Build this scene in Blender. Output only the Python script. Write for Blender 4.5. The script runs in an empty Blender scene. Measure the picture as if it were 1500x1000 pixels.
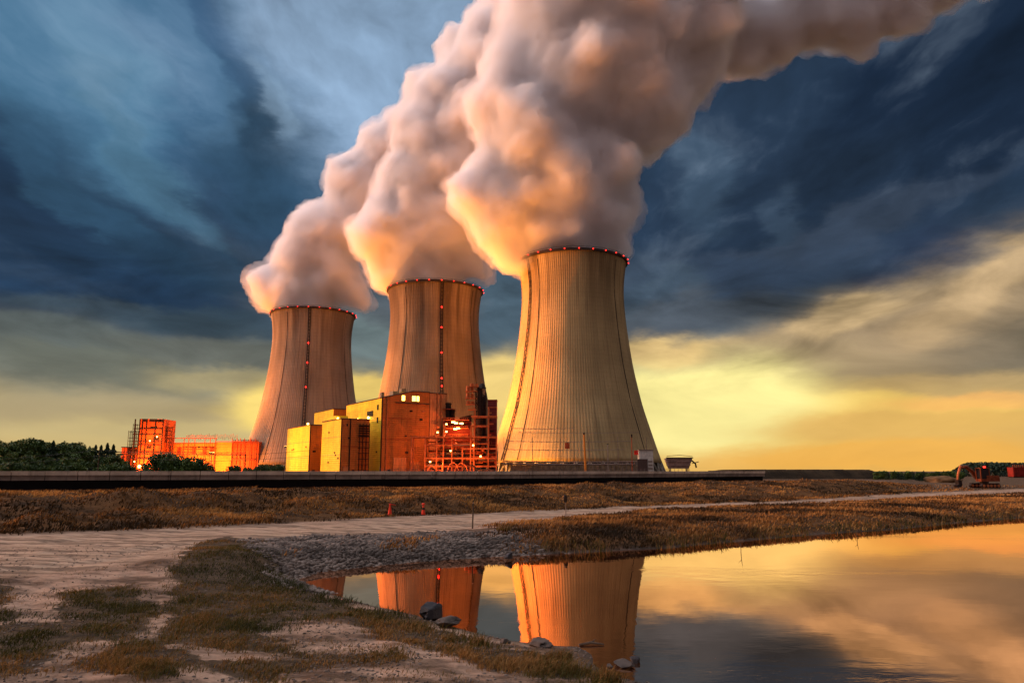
import bpy, bmesh, math, random
import numpy as np
from mathutils import Vector, Matrix, noise as mnoise
R = math.radians
D2 = bpy.data
scene = bpy.context.scene
COL = scene.collection
random.seed(7)
rng = np.random.default_rng(11)

# ---------------------------------------------------------------- camera
EYE = 3.0
PITCH = 9.8
F = 1100.0                       # focal length in pixels of a 1500 px wide frame
cam_d = D2.cameras.new("camera")
cam = D2.objects.new("camera", cam_d)
COL.objects.link(cam)
cam.location = (0, 0, EYE)
cam.rotation_euler = (R(90 + PITCH), 0, 0)
cam_d.sensor_width = 36.0
cam_d.lens = 36.0 * F / 1500.0
cam_d.clip_start = 0.1
cam_d.clip_end = 60000
scene.camera = cam
SP, CP = math.sin(R(PITCH)), math.cos(R(PITCH))


def ray(px, py):
    u = (px - 750) / F
    v = (500 - py) / F
    return Vector((u, CP - v * SP, SP + v * CP))


def at_depth(px, py, depth):     # point at a given distance along the view axis
    return Vector((0, 0, EYE)) + ray(px, py) * depth


def at_z(px, py, z=0.0):         # point on a horizontal plane
    d = ray(px, py)
    return Vector((0, 0, EYE)) + d * ((z - EYE) / d.z)


def at_y(px, py, y):             # point on the vertical plane y = const
    d = ray(px, py)
    return Vector((0, 0, EYE)) + d * (y / d.y)


def azel(px, py):
    d = ray(px, py).normalized()
    return math.degrees(math.atan2(d.x, d.y)), math.degrees(math.asin(d.z))


# ---------------------------------------------------------------- render settings
scene.render.engine = 'CYCLES'
scene.view_settings.view_transform = 'Standard'
scene.view_settings.look = 'None'
EXPO = 1.0
scene.view_settings.exposure = EXPO
scene.view_settings.gamma = 1.0
cy = scene.cycles
cy.use_denoising = True
cy.max_bounces = 20
cy.diffuse_bounces = 3
cy.glossy_bounces = 3
cy.transmission_bounces = 4
cy.volume_bounces = 20
cy.transparent_max_bounces = 8
cy.use_adaptive_sampling = True
cy.adaptive_threshold = 0.02
cy.sample_clamp_indirect = 6.0


def lin(c):
    """sRGB 0..255 -> linear rgba"""
    o = []
    for x in c[:3]:
        x = x / 255.0
        o.append(x / 12.92 if x <= 0.04045 else ((x + 0.055) / 1.055) ** 2.4)
    return (o[0], o[1], o[2], 1.0)


# ---------------------------------------------------------------- node helper
class NT:
    def __init__(self, tree):
        self.t = tree
        self.n = tree.nodes
        self.l = tree.links

    def new(self, typ, **kw):
        n = self.n.new(typ)
        for k, v in kw.items():
            setattr(n, k, v)
        return n

    def put(self, sock, v):
        if v is None:
            return
        if hasattr(v, 'is_linked') or isinstance(v, bpy.types.NodeSocket):
            self.l.new(v, sock)
        else:
            sock.default_value = v

    def math(self, op, a, b=None, c=None, clamp=False):
        n = self.new('ShaderNodeMath', operation=op)
        n.use_clamp = clamp
        for i, v in enumerate((a, b, c)):
            self.put(n.inputs[i], v)
        return n.outputs[0]

    def mix(self, fac, a, b, blend='MIX'):
        n = self.new('ShaderNodeMix', data_type='RGBA', blend_type=blend)
        self.put(n.inputs[0], fac)
        self.put(n.inputs[6], a)
        self.put(n.inputs[7], b)
        return n.outputs[2]

    def noise(self, vec, scale, detail=3, rough=0.5, dist=0.0):
        n = self.new('ShaderNodeTexNoise')
        self.put(n.inputs['Vector'], vec)
        n.inputs['Scale'].default_value = scale
        n.inputs['Detail'].default_value = detail
        n.inputs['Roughness'].default_value = rough
        n.inputs['Distortion'].default_value = dist
        return n

    def mapping(self, vec, loc=(0, 0, 0), rot=(0, 0, 0), scale=(1, 1, 1), typ='POINT'):
        n = self.new('ShaderNodeMapping', vector_type=typ)
        self.put(n.inputs['Vector'], vec)
        n.inputs['Location'].default_value = loc
        n.inputs['Rotation'].default_value = rot
        n.inputs['Scale'].default_value = scale
        return n.outputs[0]

    def rng(self, v, a, b, c=0.0, d=1.0, typ='SMOOTHSTEP'):
        n = self.new('ShaderNodeMapRange', interpolation_type=typ)
        self.put(n.inputs[0], v)
        for i, x in enumerate((a, b, c, d)):
            n.inputs[i + 1].default_value = x
        return n.outputs[0]

    def ramp(self, v, stops, interp='EASE'):
        n = self.new('ShaderNodeValToRGB')
        n.color_ramp.interpolation = interp
        e = n.color_ramp.elements
        while len(e) < len(stops):
            e.new(0.5)
        for i, (p, c) in enumerate(stops):
            e[i].position = p
            e[i].color = c
        self.put(n.inputs[0], v)
        return n.outputs[0]


# ---------------------------------------------------------------- world: dusk sky with cloud
SUN_EL, SUN_AZ = 7.0, -80.0      # azimuth from +Y towards +X; the sun stands far left, a little behind the towers
world = D2.worlds.new("World")
scene.world = world
world.use_nodes = True
wt = NT(world.node_tree)
wt.n.clear()
w_out = wt.new('ShaderNodeOutputWorld')
w_bg = wt.new('ShaderNodeBackground')
wt.l.new(w_bg.outputs[0], w_out.inputs[0])
sky = wt.new('ShaderNodeTexSky')
sky.sky_type = 'NISHITA'
sky.sun_disc = False
sky.sun_elevation = R(SUN_EL)
sky.sun_rotation = R(SUN_AZ)
sky.air_density = 1.5
sky.dust_density = 3.0

tc = wt.new('ShaderNodeTexCoord')
dirv = tc.outputs['Generated']
sep = wt.new('ShaderNodeSeparateXYZ')
wt.l.new(dirv, sep.inputs[0])
X, Y, Z = sep.outputs
az = wt.math('MULTIPLY', wt.math('ARCTAN2', X, Y), 57.29578)
el = wt.math('MULTIPLY', wt.math('ARCSINE', Z), 57.29578)
# cloud-deck coordinates: the direction projected on a high flat layer, so streaks run to the horizon
zc = wt.math('MAXIMUM', wt.math('ADD', Z, 0.16), 0.05)
cx = wt.math('DIVIDE', X, zc)
cyy = wt.math('DIVIDE', Y, zc)
cmb = wt.new('ShaderNodeCombineXYZ')
wt.l.new(cx, cmb.inputs[0])
wt.l.new(cyy, cmb.inputs[1])
deck = cmb.outputs[0]
azel_c = wt.new('ShaderNodeCombineXYZ')
wt.l.new(az, azel_c.inputs[0])
wt.l.new(el, azel_c.inputs[1])
AE = azel_c.outputs[0]
# warp of the cloud shapes
n1 = wt.noise(wt.mapping(deck, scale=(1.0, 0.55, 1)), 1.9, 6, 0.52)
n2 = wt.noise(wt.mapping(AE, scale=(0.5, 1.3, 1)), 0.13, 7, 0.56)


def warp(col_out, amp):
    s = wt.new('ShaderNodeVectorMath', operation='SUBTRACT')
    wt.l.new(col_out, s.inputs[0])
    s.inputs[1].default_value = (0.5, 0.5, 0.5)
    m = wt.new('ShaderNodeVectorMath', operation='MULTIPLY')
    wt.l.new(s.outputs[0], m.inputs[0])
    m.inputs[1].default_value = amp
    return m.outputs[0]


def vadd(a, b):
    s = wt.new('ShaderNodeVectorMath', operation='ADD')
    wt.l.new(a, s.inputs[0])
    wt.l.new(b, s.inputs[1])
    return s.outputs[0]


wsum = vadd(warp(n1.outputs['Color'], (8, 6, 0)), warp(n2.outputs['Color'], (13, 9, 0)))
wsc = wt.new('ShaderNodeVectorMath', operation='SCALE')
wt.l.new(wsum, wsc.inputs[0])
wt.l.new(wt.rng(el, 2.0, 18.0, 0.30, 1.0), wsc.inputs['Scale'])
AEW = vadd(AE, wsc.outputs[0])


def blob(px, py, rx, ry, rot, col, k, src=None):
    """soft patch of cloud colour; place and radii given on the photo's grid, turned into angles"""
    global skycol
    a, e = azel(px, py)
    g = wt.new('ShaderNodeTexGradient', gradient_type='QUADRATIC_SPHERE')
    m = wt.mapping(src or AEW, loc=(a, e, 0), rot=(0, 0, R(rot)), scale=(rx / 19.0, ry / 19.0, 1), typ='TEXTURE')
    wt.l.new(m, g.inputs[0])
    f = wt.rng(g.outputs['Fac'], 0.0, 0.40, 0.0, k)
    skycol = wt.mix(f, skycol, lin(col))


nh = wt.noise(wt.mapping(AE, scale=(1, 3, 1)), 0.10, 3, 0.5)
el_w = wt.math('ADD', el, wt.math('MULTIPLY', wt.math('SUBTRACT', nh.outputs['Fac'], 0.5), 3.0))
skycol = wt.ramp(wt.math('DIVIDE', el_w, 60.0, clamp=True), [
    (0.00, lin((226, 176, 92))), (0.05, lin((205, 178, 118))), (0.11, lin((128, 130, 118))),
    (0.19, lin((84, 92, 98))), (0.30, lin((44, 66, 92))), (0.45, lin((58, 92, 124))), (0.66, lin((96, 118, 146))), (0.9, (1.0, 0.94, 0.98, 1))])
# behind the viewer: softer, warmer evening cloud
back = wt.math('MULTIPLY', wt.rng(Y, 0.35, -0.5, 0.0, 1.0), wt.rng(el, 55, 35, 0.0, 1.0))
skycol = wt.mix(back, skycol, lin((116, 106, 112)))
#     x     y    rx   ry  rot  colour          k
BL = [
    (100, 60, 420, 300, 0, (70, 112, 142), 0.8),
    (60, 330, 360, 170, -25, (27, 51, 78), 0.95),
    (330, 150, 420, 110, -48, (46, 80, 114), 0.9),
    (420, 250, 240, 140, -40, (48, 78, 104), 0.9),
    (540, 60, 420, 260, -25, (146, 174, 204), 0.95),
    (370, 130, 90, 40, -50, (136, 164, 190), 0.6),
    (250, 90, 200, 45, -50, (86, 122, 152), 0.6),
    (170, 160, 260, 60, -50, (76, 118, 146), 0.55),
    (230, 240, 260, 40, -40, (72, 108, 132), 0.6),
    (150, 300, 260, 40, -32, (52, 88, 116), 0.6),
    (120, 400, 420, 90, -8, (28, 54, 82), 0.9),
    (300, 380, 260, 60, -5, (34, 60, 84), 0.8),
    (200, 455, 260, 32, -5, (76, 90, 96), 0.5),
    (330, 470, 220, 45, 0, (52, 70, 84), 0.8),
    (60, 500, 260, 60, 0, (92, 102, 102), 0.8),
    (330, 520, 260, 40, 0, (100, 104, 98), 0.85),
    (180, 550, 300, 34, -4, (104, 108, 98), 0.75),
    (330, 560, 170, 30, 0, (176, 160, 116), 0.7),
    (120, 605, 380, 55, 0, (172, 156, 120), 0.85),
    (260, 640, 420, 45, 0, (206, 184, 128), 0.8),
    (420, 600, 130, 60, 0, (252, 220, 122), 0.95),
    (540, 500, 130, 60, 0, (104, 120, 122), 0.8),
    (560, 570, 120, 40, 0, (246, 210, 112), 0.9),
    (735, 450, 90, 90, 0, (70, 92, 108), 0.8),
    (735, 560, 90, 90, 0, (248, 214, 128), 0.9),
    # right side
    (1200, 180, 600, 330, 10, (37, 53, 74), 0.95),
    (1400, 120, 380, 200, 30, (22, 37, 58), 0.95),
    (1150, 300, 330, 120, 15, (34, 50, 71), 0.9),
    (1010, 250, 90, 130, 30, (72, 94, 116), 0.45),
    (1165, 290, 50, 60, 20, (66, 84, 104), 0.45),
    (1150, 350, 460, 40, 12, (66, 78, 96), 0.55),
    (1060, 395, 400, 60, 5, (52, 68, 90), 0.9),
    (1330, 365, 150, 60, 18, (38, 52, 74), 0.95),
    (960, 420, 160, 60, 5, (66, 82, 98), 0.8),
    (1340, 480, 480, 130, 12, (168, 144, 112), 0.95),
    (1450, 420, 200, 60, 28, (196, 166, 124), 0.8),
    (1010, 450, 260, 50, 10, (72, 80, 90), 0.9),
    (1220, 460, 160, 40, 16, (216, 184, 134), 0.65),
    (1430, 530, 300, 60, 5, (120, 108, 90), 0.85),
    (1150, 530, 330, 60, -3, (164, 142, 108), 0.85),
    (950, 510, 160, 50, 0, (232, 196, 128), 0.8),
    (1150, 610, 620, 75, 0, (250, 208, 108), 0.95),
    (1010, 598, 310, 112, 0, (255, 240, 156), 1.0),
    (1430, 565, 260, 30, -3, (190, 160, 110), 0.8),
    (1380, 625, 380, 40, 0, (226, 178, 98), 0.8),
    (1450, 585, 200, 18, 2, (250, 186, 104), 0.7),
    (1350, 670, 500, 40, 0, (246, 182, 82), 0.8),
]
for b in BL:
    blob(*b)
# bright cloud patch added high on the left, out of view, to whiten the steam
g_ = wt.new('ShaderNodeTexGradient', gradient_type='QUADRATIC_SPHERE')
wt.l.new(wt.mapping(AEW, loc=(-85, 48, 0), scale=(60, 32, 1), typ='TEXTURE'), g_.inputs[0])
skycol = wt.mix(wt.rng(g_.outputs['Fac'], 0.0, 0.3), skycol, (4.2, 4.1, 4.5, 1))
# fine streaked texture over everything
n3 = wt.noise(vadd(wt.mapping(deck, scale=(1.3, 0.6, 1)), warp(n1.outputs['Color'], (0.5, 0.3, 0))), 2.4, 6, 0.55)
n4 = wt.noise(wt.mapping(AE, scale=(0.55, 1.5, 1)), 0.20, 6, 0.55, 0.5)
hi = wt.rng(el, 9, 22)
tex = wt.math('ADD', wt.math('MULTIPLY', n3.outputs['Fac'], hi),
              wt.math('MULTIPLY', n4.outputs['Fac'], wt.math('SUBTRACT', 1.0, hi)))
low = wt.rng(el, 2.0, 14.0, 0.12, 1.0)
gain = wt.math('ADD', 1.0, wt.math('MULTIPLY', wt.math('MULTIPLY', wt.math('SUBTRACT', tex, 0.5), 2.9), low))
streak = wt.math('MULTIPLY', wt.rng(n3.outputs['Fac'], 0.52, 0.72, 0.0, 0.30), wt.math('MULTIPLY', hi, wt.math('SUBTRACT', 1.0, back)))
skycol = wt.mix(streak, skycol, lin((122, 136, 150)))
gc = wt.new('ShaderNodeCombineXYZ')
for i in range(3):
    wt.l.new(gain, gc.inputs[i])
skycol = wt.mix(1.0, skycol, gc.outputs[0], 'MULTIPLY')
# clear evening air shows thinly through the deck
SKYK = 0.1
ns = wt.new('ShaderNodeVectorMath', operation='SCALE')
wt.l.new(skycol, ns.inputs[0])
ns.inputs['Scale'].default_value = 1.0 / (SKYK * 2 ** EXPO)
final = wt.mix(0.012, ns.outputs[0], sky.outputs[0])
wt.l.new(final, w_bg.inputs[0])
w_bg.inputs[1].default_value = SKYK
world.cycles.sampling_method = 'MANUAL'
world.cycles.sample_map_resolution = 512

# ---------------------------------------------------------------- sun
sun_d = D2.lights.new("sun", 'SUN')
sun_d.energy = 2.0
sun_d.color = (0.82, 0.36, 0.15)
sun_d.angle = R(0.8)
sun = D2.objects.new("sun", sun_d)
COL.objects.link(sun)
sd = Vector((math.sin(R(SUN_AZ)) * math.cos(R(SUN_EL)), math.cos(R(SUN_AZ)) * math.cos(R(SUN_EL)), math.sin(R(SUN_EL))))
sun.rotation_euler = sd.to_track_quat('Z', 'Y').to_euler()


# ---------------------------------------------------------------- scene helpers
def tag(o, label=None, cat=None, group=None, kind=None):
    if label:
        o["label"] = label
    if cat:
        o["category"] = cat
    if group:
        o["group"] = group
    if kind:
        o["kind"] = kind
    return o


def empty(name, loc=(0, 0, 0), rz=0.0):
    o = D2.objects.new(name, None)
    COL.objects.link(o)
    o.location = loc
    o.rotation_euler = (0, 0, rz)
    o.empty_display_size = 0.5
    return o


def copy_tree(o, parent=None):
    c = o.copy()
    COL.objects.link(c)
    c.parent = parent
    for ch in list(o.children):
        copy_tree(ch, c)
    return c


def link_mesh(name, me, mat=None, parent=None, smooth=False):
    if mat is not None:
        for m in (mat if isinstance(mat, (list, tuple)) else [mat]):
            me.materials.append(m)
    if smooth:
        me.polygons.foreach_set('use_smooth', [True] * len(me.polygons))
    o = D2.objects.new(name, me)
    COL.objects.link(o)
    if parent is not None:
        o.parent = parent
    return o


def np_mesh(name, verts, faces, nper):
    """fast mesh: faces is a flat index array, all with nper corners"""
    me = D2.meshes.new(name)
    v = np.asarray(verts, dtype=np.float32).reshape(-1, 3)
    f = np.asarray(faces, dtype=np.int32).ravel()
    nf = len(f) // nper
    me.vertices.add(len(v))
    me.vertices.foreach_set('co', v.ravel())
    me.loops.add(len(f))
    me.loops.foreach_set('vertex_index', f)
    me.polygons.add(nf)
    me.polygons.foreach_set('loop_start', np.arange(0, nf * nper, nper, dtype=np.int32))
    me.update(calc_edges=True)
    return me


class MB:
    """collects boxes, tubes, discs ... and links them as one mesh object"""
    def __init__(self):
        self.v = []
        self.f = []
        self.mi = []

    def add(self, vs, fs, mi=0):
        k = len(self.v)
        self.v += [tuple(p) for p in vs]
        for f in fs:
            self.f.append(tuple(i + k for i in f))
            self.mi.append(mi)

    def box(self, lo, hi, mi=0, rz=0.0, piv=None):
        x0, y0, z0 = lo
        x1, y1, z1 = hi
        vs = [Vector(p) for p in ((x0, y0, z0), (x1, y0, z0), (x1, y1, z0), (x0, y1, z0),
                                  (x0, y0, z1), (x1, y0, z1), (x1, y1, z1), (x0, y1, z1))]
        if rz:
            c = Vector(piv or ((x0 + x1) / 2, (y0 + y1) / 2, 0))
            m = Matrix.Rotation(rz, 3, 'Z')
            vs = [m @ (p - c) + c for p in vs]
        self.add(vs, [(0, 3, 2, 1), (4, 5, 6, 7), (0, 1, 5, 4), (1, 2, 6, 5), (2, 3, 7, 6), (3, 0, 4, 7)], mi)

    def cbox(self, c, s, mi=0, rz=0.0):
        self.box((c[0] - s[0] / 2, c[1] - s[1] / 2, c[2] - s[2] / 2), (c[0] + s[0] / 2, c[1] + s[1] / 2, c[2] + s[2] / 2), mi, rz)

    def tube(self, pts, r, n=8, mi=0, caps=True):
        pts = [Vector(p) for p in pts]
        rs = r if isinstance(r, (list, tuple)) else [r] * len(pts)
        rings = []
        for i, p in enumerate(pts):
            d = (pts[min(i + 1, len(pts) - 1)] - pts[max(i - 1, 0)]).normalized()
            a = d.cross(Vector((0, 0, 1)))
            if a.length < 1e-3:
                a = d.cross(Vector((0, 1, 0)))
            a.normalize()
            b = d.cross(a)
            rings.append([p + (a * math.cos(2 * math.pi * k / n) + b * math.sin(2 * math.pi * k / n)) * rs[i] for k in range(n)])
        vs = [q for rg in rings for q in rg]
        fs = []
        for i in range(len(pts) - 1):
            for k in range(n):
                k2 = (k + 1) % n
                fs.append((i * n + k, i * n + k2, (i + 1) * n + k2, (i + 1) * n + k))
        if caps:
            fs.append(tuple(range(n)))
            fs.append(tuple((len(pts) - 1) * n + k for k in reversed(range(n))))
        self.add(vs, fs, mi)

    def lathe(self, prof, n=48, mi=0, c=(0, 0, 0), closed=False):
        vs, fs = [], []
        for (r, z) in prof:
            for k in range(n):
                a = 2 * math.pi * k / n
                vs.append((c[0] + r * math.cos(a), c[1] + r * math.sin(a), c[2] + z))
        m = len(prof)
        for i in range(m if closed else m - 1):
            j = (i + 1) % m
            for k in range(n):
                k2 = (k + 1) % n
                fs.append((i * n + k, i * n + k2, j * n + k2, j * n + k))
        self.add(vs, fs, mi)

    def prism(self, poly, z0, z1, mi=0):
        n = len(poly)
        tops = z1 if isinstance(z1, (list, tuple)) else [z1] * n
        vs = [(p[0], p[1], z0) for p in poly] + [(p[0], p[1], t) for p, t in zip(poly, tops)]
        fs = [tuple(reversed(range(n))), tuple(range(n, 2 * n))]
        fs += [(i, (i + 1) % n, (i + 1) % n + n, i + n) for i in range(n)]
        self.add(vs, fs, mi)

    def ico(self, c, r, sub=1, mi=0, sc=(1, 1, 1)):
        bm = bmesh.new()
        bmesh.ops.create_icosphere(bm, subdivisions=sub, radius=r)
        vs = [(c[0] + v.co.x * sc[0], c[1] + v.co.y * sc[1], c[2] + v.co.z * sc[2]) for v in bm.verts]
        fs = [tuple(v.index for v in f.verts) for f in bm.faces]
        bm.free()
        self.add(vs, fs, mi)

    def build(self, name, mat=None, parent=None, smooth=False, recalc=True):
        me = D2.meshes.new(name)
        me.from_pydata(self.v, [], self.f)
        if recalc:
            bm = bmesh.new()
            bm.from_mesh(me)
            bmesh.ops.recalc_face_normals(bm, faces=bm.faces)
            bm.to_mesh(me)
            bm.free()
        o = link_mesh(name, me, mat, parent, smooth)
        if any(self.mi):
            me.polygons.foreach_set('material_index', self.mi)
        return o


def material(name):
    m = D2.materials.new(name)
    m.use_nodes = True
    t = NT(m.node_tree)
    p = t.n['Principled BSDF']
    p.inputs['Specular IOR Level'].default_value = 0.1
    return m, t, p


def simple_mat(name, col, rough=0.7, metal=0.0, var=0.25, scale=1.5, bump=0.0, bscale=8.0, dirt=None):
    """painted / weathered surface: base colour broken by noise"""
    m, t, p = material(name)
    g = t.new('ShaderNodeTexCoord').outputs['Object']
    n = t.noise(g, scale, 5, 0.6)
    c2 = tuple(x * (1 - var) for x in col[:3]) + (1,)
    c = t.mix(t.rng(n.outputs['Fac'], 0.35, 0.65), tuple(col[:3]) + (1,), c2)
    if dirt:
        n2 = t.noise(t.mapping(g, scale=(1, 1, 0.12)), scale * 2.5, 4, 0.65)
        c = t.mix(t.rng(n2.outputs['Fac'], 0.52, 0.75, 0, 0.7), c, tuple(dirt) + (1,))
    t.l.new(c, p.inputs['Base Color'])
    p.inputs['Roughness'].default_value = rough
    p.inputs['Metallic'].default_value = metal
    if bump:
        b = t.new('ShaderNodeBump')
        b.inputs['Strength'].default_value = bump
        nb = t.noise(g, bscale, 4, 0.6)
        t.l.new(nb.outputs['Fac'], b.inputs['Height'])
        t.l.new(b.outputs[0], p.inputs['Normal'])
    return m


def glow_mat(name, col, strength):
    m, t, p = material(name)
    p.inputs['Base Color'].default_value = tuple(col) + (1,)
    p.inputs['Emission Color'].default_value = tuple(col) + (1,)
    p.inputs['Emission Strength'].default_value = strength
    return m

# ================================================================ cooling towers
PROF = [(62.0, 1.0), (61.0, 5.0), (59.6, 9.5), (56.5, 18), (53.4, 28.5), (47.7, 46.2), (41.9, 73.4), (38.2, 100.5),
        (36.6, 120), (36.5, 129), (37.6, 140), (39.3, 149.0)]


def tower_r(z):
    for (r0, z0), (r1, z1) in zip(PROF, PROF[1:]):
        if z <= z1:
            return r0 + (r1 - r0) * (z - z0) / (z1 - z0)
    return PROF[-1][0]


def concrete_mat(name, seed, base, stain):
    m, t, p = material(name)
    g = t.new('ShaderNodeTexCoord').outputs['Object']
    s = t.new('ShaderNodeSeparateXYZ')
    t.l.new(g, s.inputs[0])
    ang = t.math('ARCTAN2', s.outputs[1], s.outputs[0])
    cyl = t.new('ShaderNodeCombineXYZ')
    t.l.new(t.math('MULTIPLY', ang, 40.0), cyl.inputs[0])
    t.l.new(s.outputs[2], cyl.inputs[1])
    cyl.inputs[2].default_value = seed * 31.0
    c = cyl.outputs[0]
    # broad patches, long vertical runs, lift lines
    nb = t.noise(c, 0.035, 4, 0.55)
    nv = t.noise(t.mapping(c, scale=(1, 0.035, 1)), 0.55, 5, 0.65)
    nv2 = t.noise(t.mapping(c, scale=(1, 0.05, 1)), 0.10, 4, 0.6)
    nf = t.noise(c, 0.8, 4, 0.7)
    col = t.mix(t.rng(nb.outputs['Fac'], 0.3, 0.7), base + (1,), tuple(x * 0.72 for x in base) + (1,))
    col = t.mix(t.rng(nv.outputs['Fac'], 0.45, 0.75, 0, 0.6), col, stain + (1,))
    hz = t.rng(s.outputs[2], 70, 149, 0.15, 1.0)
    col = t.mix(t.math('MULTIPLY', t.rng(nv2.outputs['Fac'], 0.42, 0.60, 0, 0.75), hz), col, tuple(x * 0.8 for x in stain) + (1,))
    col = t.mix(t.rng(nf.outputs['Fac'], 0.4, 0.8, 0, 0.35), col, tuple(x * 0.6 for x in base) + (1,))
    # formwork: vertical rib lines and horizontal lift joints
    ribs = t.math('ABSOLUTE', t.math('SINE', t.math('MULTIPLY', ang, 80.0)))
    nr_ = t.noise(t.mapping(c, scale=(1, 0.25, 1)), 0.09, 3, 0.6)
    rs_ = t.rng(nr_.outputs['Fac'], 0.35, 0.65, 0.1, 1.0)
    rl = t.math('SUBTRACT', 1.0, t.math('MULTIPLY', t.rng(ribs, 0.0, 0.16, 0.30, 0.0), rs_))
    lift = t.math('ABSOLUTE', t.math('SINE', t.math('MULTIPLY', s.outputs[2], math.pi / 3.0)))
    ll = t.rng(lift, 0.0, 0.12, 0.72, 1.0)
    rr = t.math('MULTIPLY', rl, ll)
    rc = t.new('ShaderNodeCombineXYZ')
    for i in range(3):
        t.l.new(rr, rc.inputs[i])
    col = t.mix(1.0, col, rc.outputs[0], 'MULTIPLY')
    t.l.new(col, p.inputs['Base Color'])
    p.inputs['Roughness'].default_value = 0.9
    b = t.new('ShaderNodeBump')
    b.inputs['Strength'].default_value = 0.6
    b.inputs['Distance'].default_value = 0.5
    hh = t.math('ADD', t.math('MULTIPLY', ribs, 0.6), t.math('MULTIPLY', nf.outputs['Fac'], 0.7))
    t.l.new(hh, b.inputs['Height'])
    t.l.new(b.outputs[0], p.inputs['Normal'])
    return m


M_rim = simple_mat('dark_rim', (0.05, 0.035, 0.03), 0.8)
M_ladder = simple_mat('ladder_steel', (0.035, 0.025, 0.025), 0.6)
M_red = glow_mat('red_beacon', (1.0, 0.02, 0.012), 3.2)
M_leg = simple_mat('leg_concrete', (0.34, 0.29, 0.23), 0.9, scale=0.3, dirt=(0.1, 0.08, 0.06))
M_fill = simple_mat('tower_fill', (0.10, 0.075, 0.055), 0.95, scale=0.4)


def cooling_tower(px, D, label, mat, ladder_deg, ladder_lights, glow):
    x = (px - 750) / F * (D * CP + 146 * SP)
    t = empty('cooling_tower', (x, D, 0.0))
    tag(t, label, 'cooling tower', 'cooling towers in a row')
    t.scale = (1, 1, 1.018)
    facing = math.atan2(-D, -x)                 # direction from the tower to the viewer
    N = 160
    # fine profile, with wall thickness and open top
    outer, z = [], 8.5
    while z < 149.0:
        outer.append((tower_r(z), z))
        z += 3.5
    # smooth the profile
    for _ in range(6):
        o2 = outer[:]
        for i in range(1, len(outer) - 1):
            o2[i] = ((outer[i - 1][0] + 2 * outer[i][0] + outer[i + 1][0]) / 4, outer[i][1])
        outer = o2
    outer.append((39.3, 149.0))
    prof = outer + [(r - 1.0, z) for r, z in reversed(outer)]
    mb = MB()
    mb.lathe(prof, N, closed=True)
    mb.build('shell', mat, t, smooth=False).data.polygons.foreach_set('use_smooth', [True] * (N * len(prof)))
    mb = MB()
    mb.lathe([(39.34, 147.6), (40.3, 147.8), (40.3, 149.5), (38.2, 149.5), (38.2, 147.7)], N, closed=True)
    mb.build('rim', M_rim, t)
    # hand rail round the crown
    mb = MB()
    for k in range(72):
        a = 2 * math.pi * k / 72
        mb.cbox((39.9 * math.cos(a), 39.9 * math.sin(a), 150.05), (0.14, 0.14, 1.1))
    mb.lathe([(39.85, 150.55), (39.99, 150.55), (39.99, 150.7), (39.85, 150.7)], 72, closed=True)
    mb.build('hand_rail', M_ladder, t)
    # leaning columns that carry the shell
    nl = 44
    for k in range(nl):
        a0 = 2 * math.pi * k / nl
        for s in (-1, 1):
            a1 = a0 + s * math.pi / nl
            mb = MB()
            mb.tube([(62.6 * math.cos(a0), 62.6 * math.sin(a0), 0.6), (59.2 * math.cos(a1), 59.2 * math.sin(a1), 9.0)], 0.55, 6)
            mb.build('leg', M_leg, t)
    mb = MB()
    mb.lathe([(61.6, 0.2), (64.2, 0.2), (64.2, 2.4), (61.6, 2.4)], 96, closed=True)
    mb.build('basin', M_leg, t)
    mb = MB()
    mb.lathe([(56.5, 0.6), (56.5, 8.0), (54, 9.5), (0.1, 9.5), (0.1, 0.6)], 96)
    mb.build('fill_pack', M_fill, t)
    # service ladder with cage, following the wall
    a = facing + R(ladder_deg)
    mb = MB()
    zs = list(range(10, 149, 3)) + [149]
    for off in (-0.9, 0.9):
        da = off / 40.0
        mb.tube([((tower_r(z) + 0.7) * math.cos(a + da), (tower_r(z) + 0.7) * math.sin(a + da), z) for z in zs], 0.32, 5)
    for z in range(11, 149, 3):
        r = tower_r(z) + 0.55
        mb.cbox((r * math.cos(a), r * math.sin(a), z), (0.5, 1.9, 0.35), rz=a)
    mb.build('ladder', M_ladder, t)
    for zz in ladder_lights:
        r = tower_r(zz) + 1.7
        mb = MB()
        mb.ico((r * math.cos(a), r * math.sin(a), zz), glow, 2)
        mb.build('warning_lamp', M_red, t, smooth=True)
    n = 26
    for k in range(n):
        aa = facing + 2 * math.pi * (k + 0.5) / n
        mb = MB()
        mb.ico((40.75 * math.cos(aa), 40.75 * math.sin(aa), 148.9), 0.38, 2)
        mb.build('rim_lamp', M_red, t, smooth=True)
    # faint ribs / down pipes beside the ladder
    for dd in (-38, 52):
        aa = facing + R(dd)
        mb = MB()
        mb.tube([((tower_r(z) + 0.2) * math.cos(aa), (tower_r(z) + 0.2) * math.sin(aa), z) for z in range(10, 146, 3)], 0.22, 5)
        mb.build('drain_pipe', M_ladder, t)
    return t


M_con_r = concrete_mat('tower_concrete_warm', 1, (0.50, 0.345, 0.165), (0.17, 0.11, 0.055))
M_con_m = concrete_mat('tower_concrete_stained', 2, (0.32, 0.225, 0.145), (0.07, 0.045, 0.035))
M_con_l = concrete_mat('tower_concrete_grey', 3, (0.38, 0.275, 0.19), (0.12, 0.085, 0.065))
tw_r = cooling_tower(838, 530, 'nearest and largest concrete cooling tower, by the pond side', M_con_r, -52, (97, 84, 70, 52, 30), 0.4)
tw_m = cooling_tower(637.5, 615, 'dark streaked cooling tower in the middle, behind the power station hall', M_con_m, 8, (128, 112, 92, 72, 66), 0.6)
tw_l = cooling_tower(459, 712, 'farthest cooling tower, beside the red scaffolded works', M_con_l, -5, (116, 98, 76), 0.6)

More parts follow.
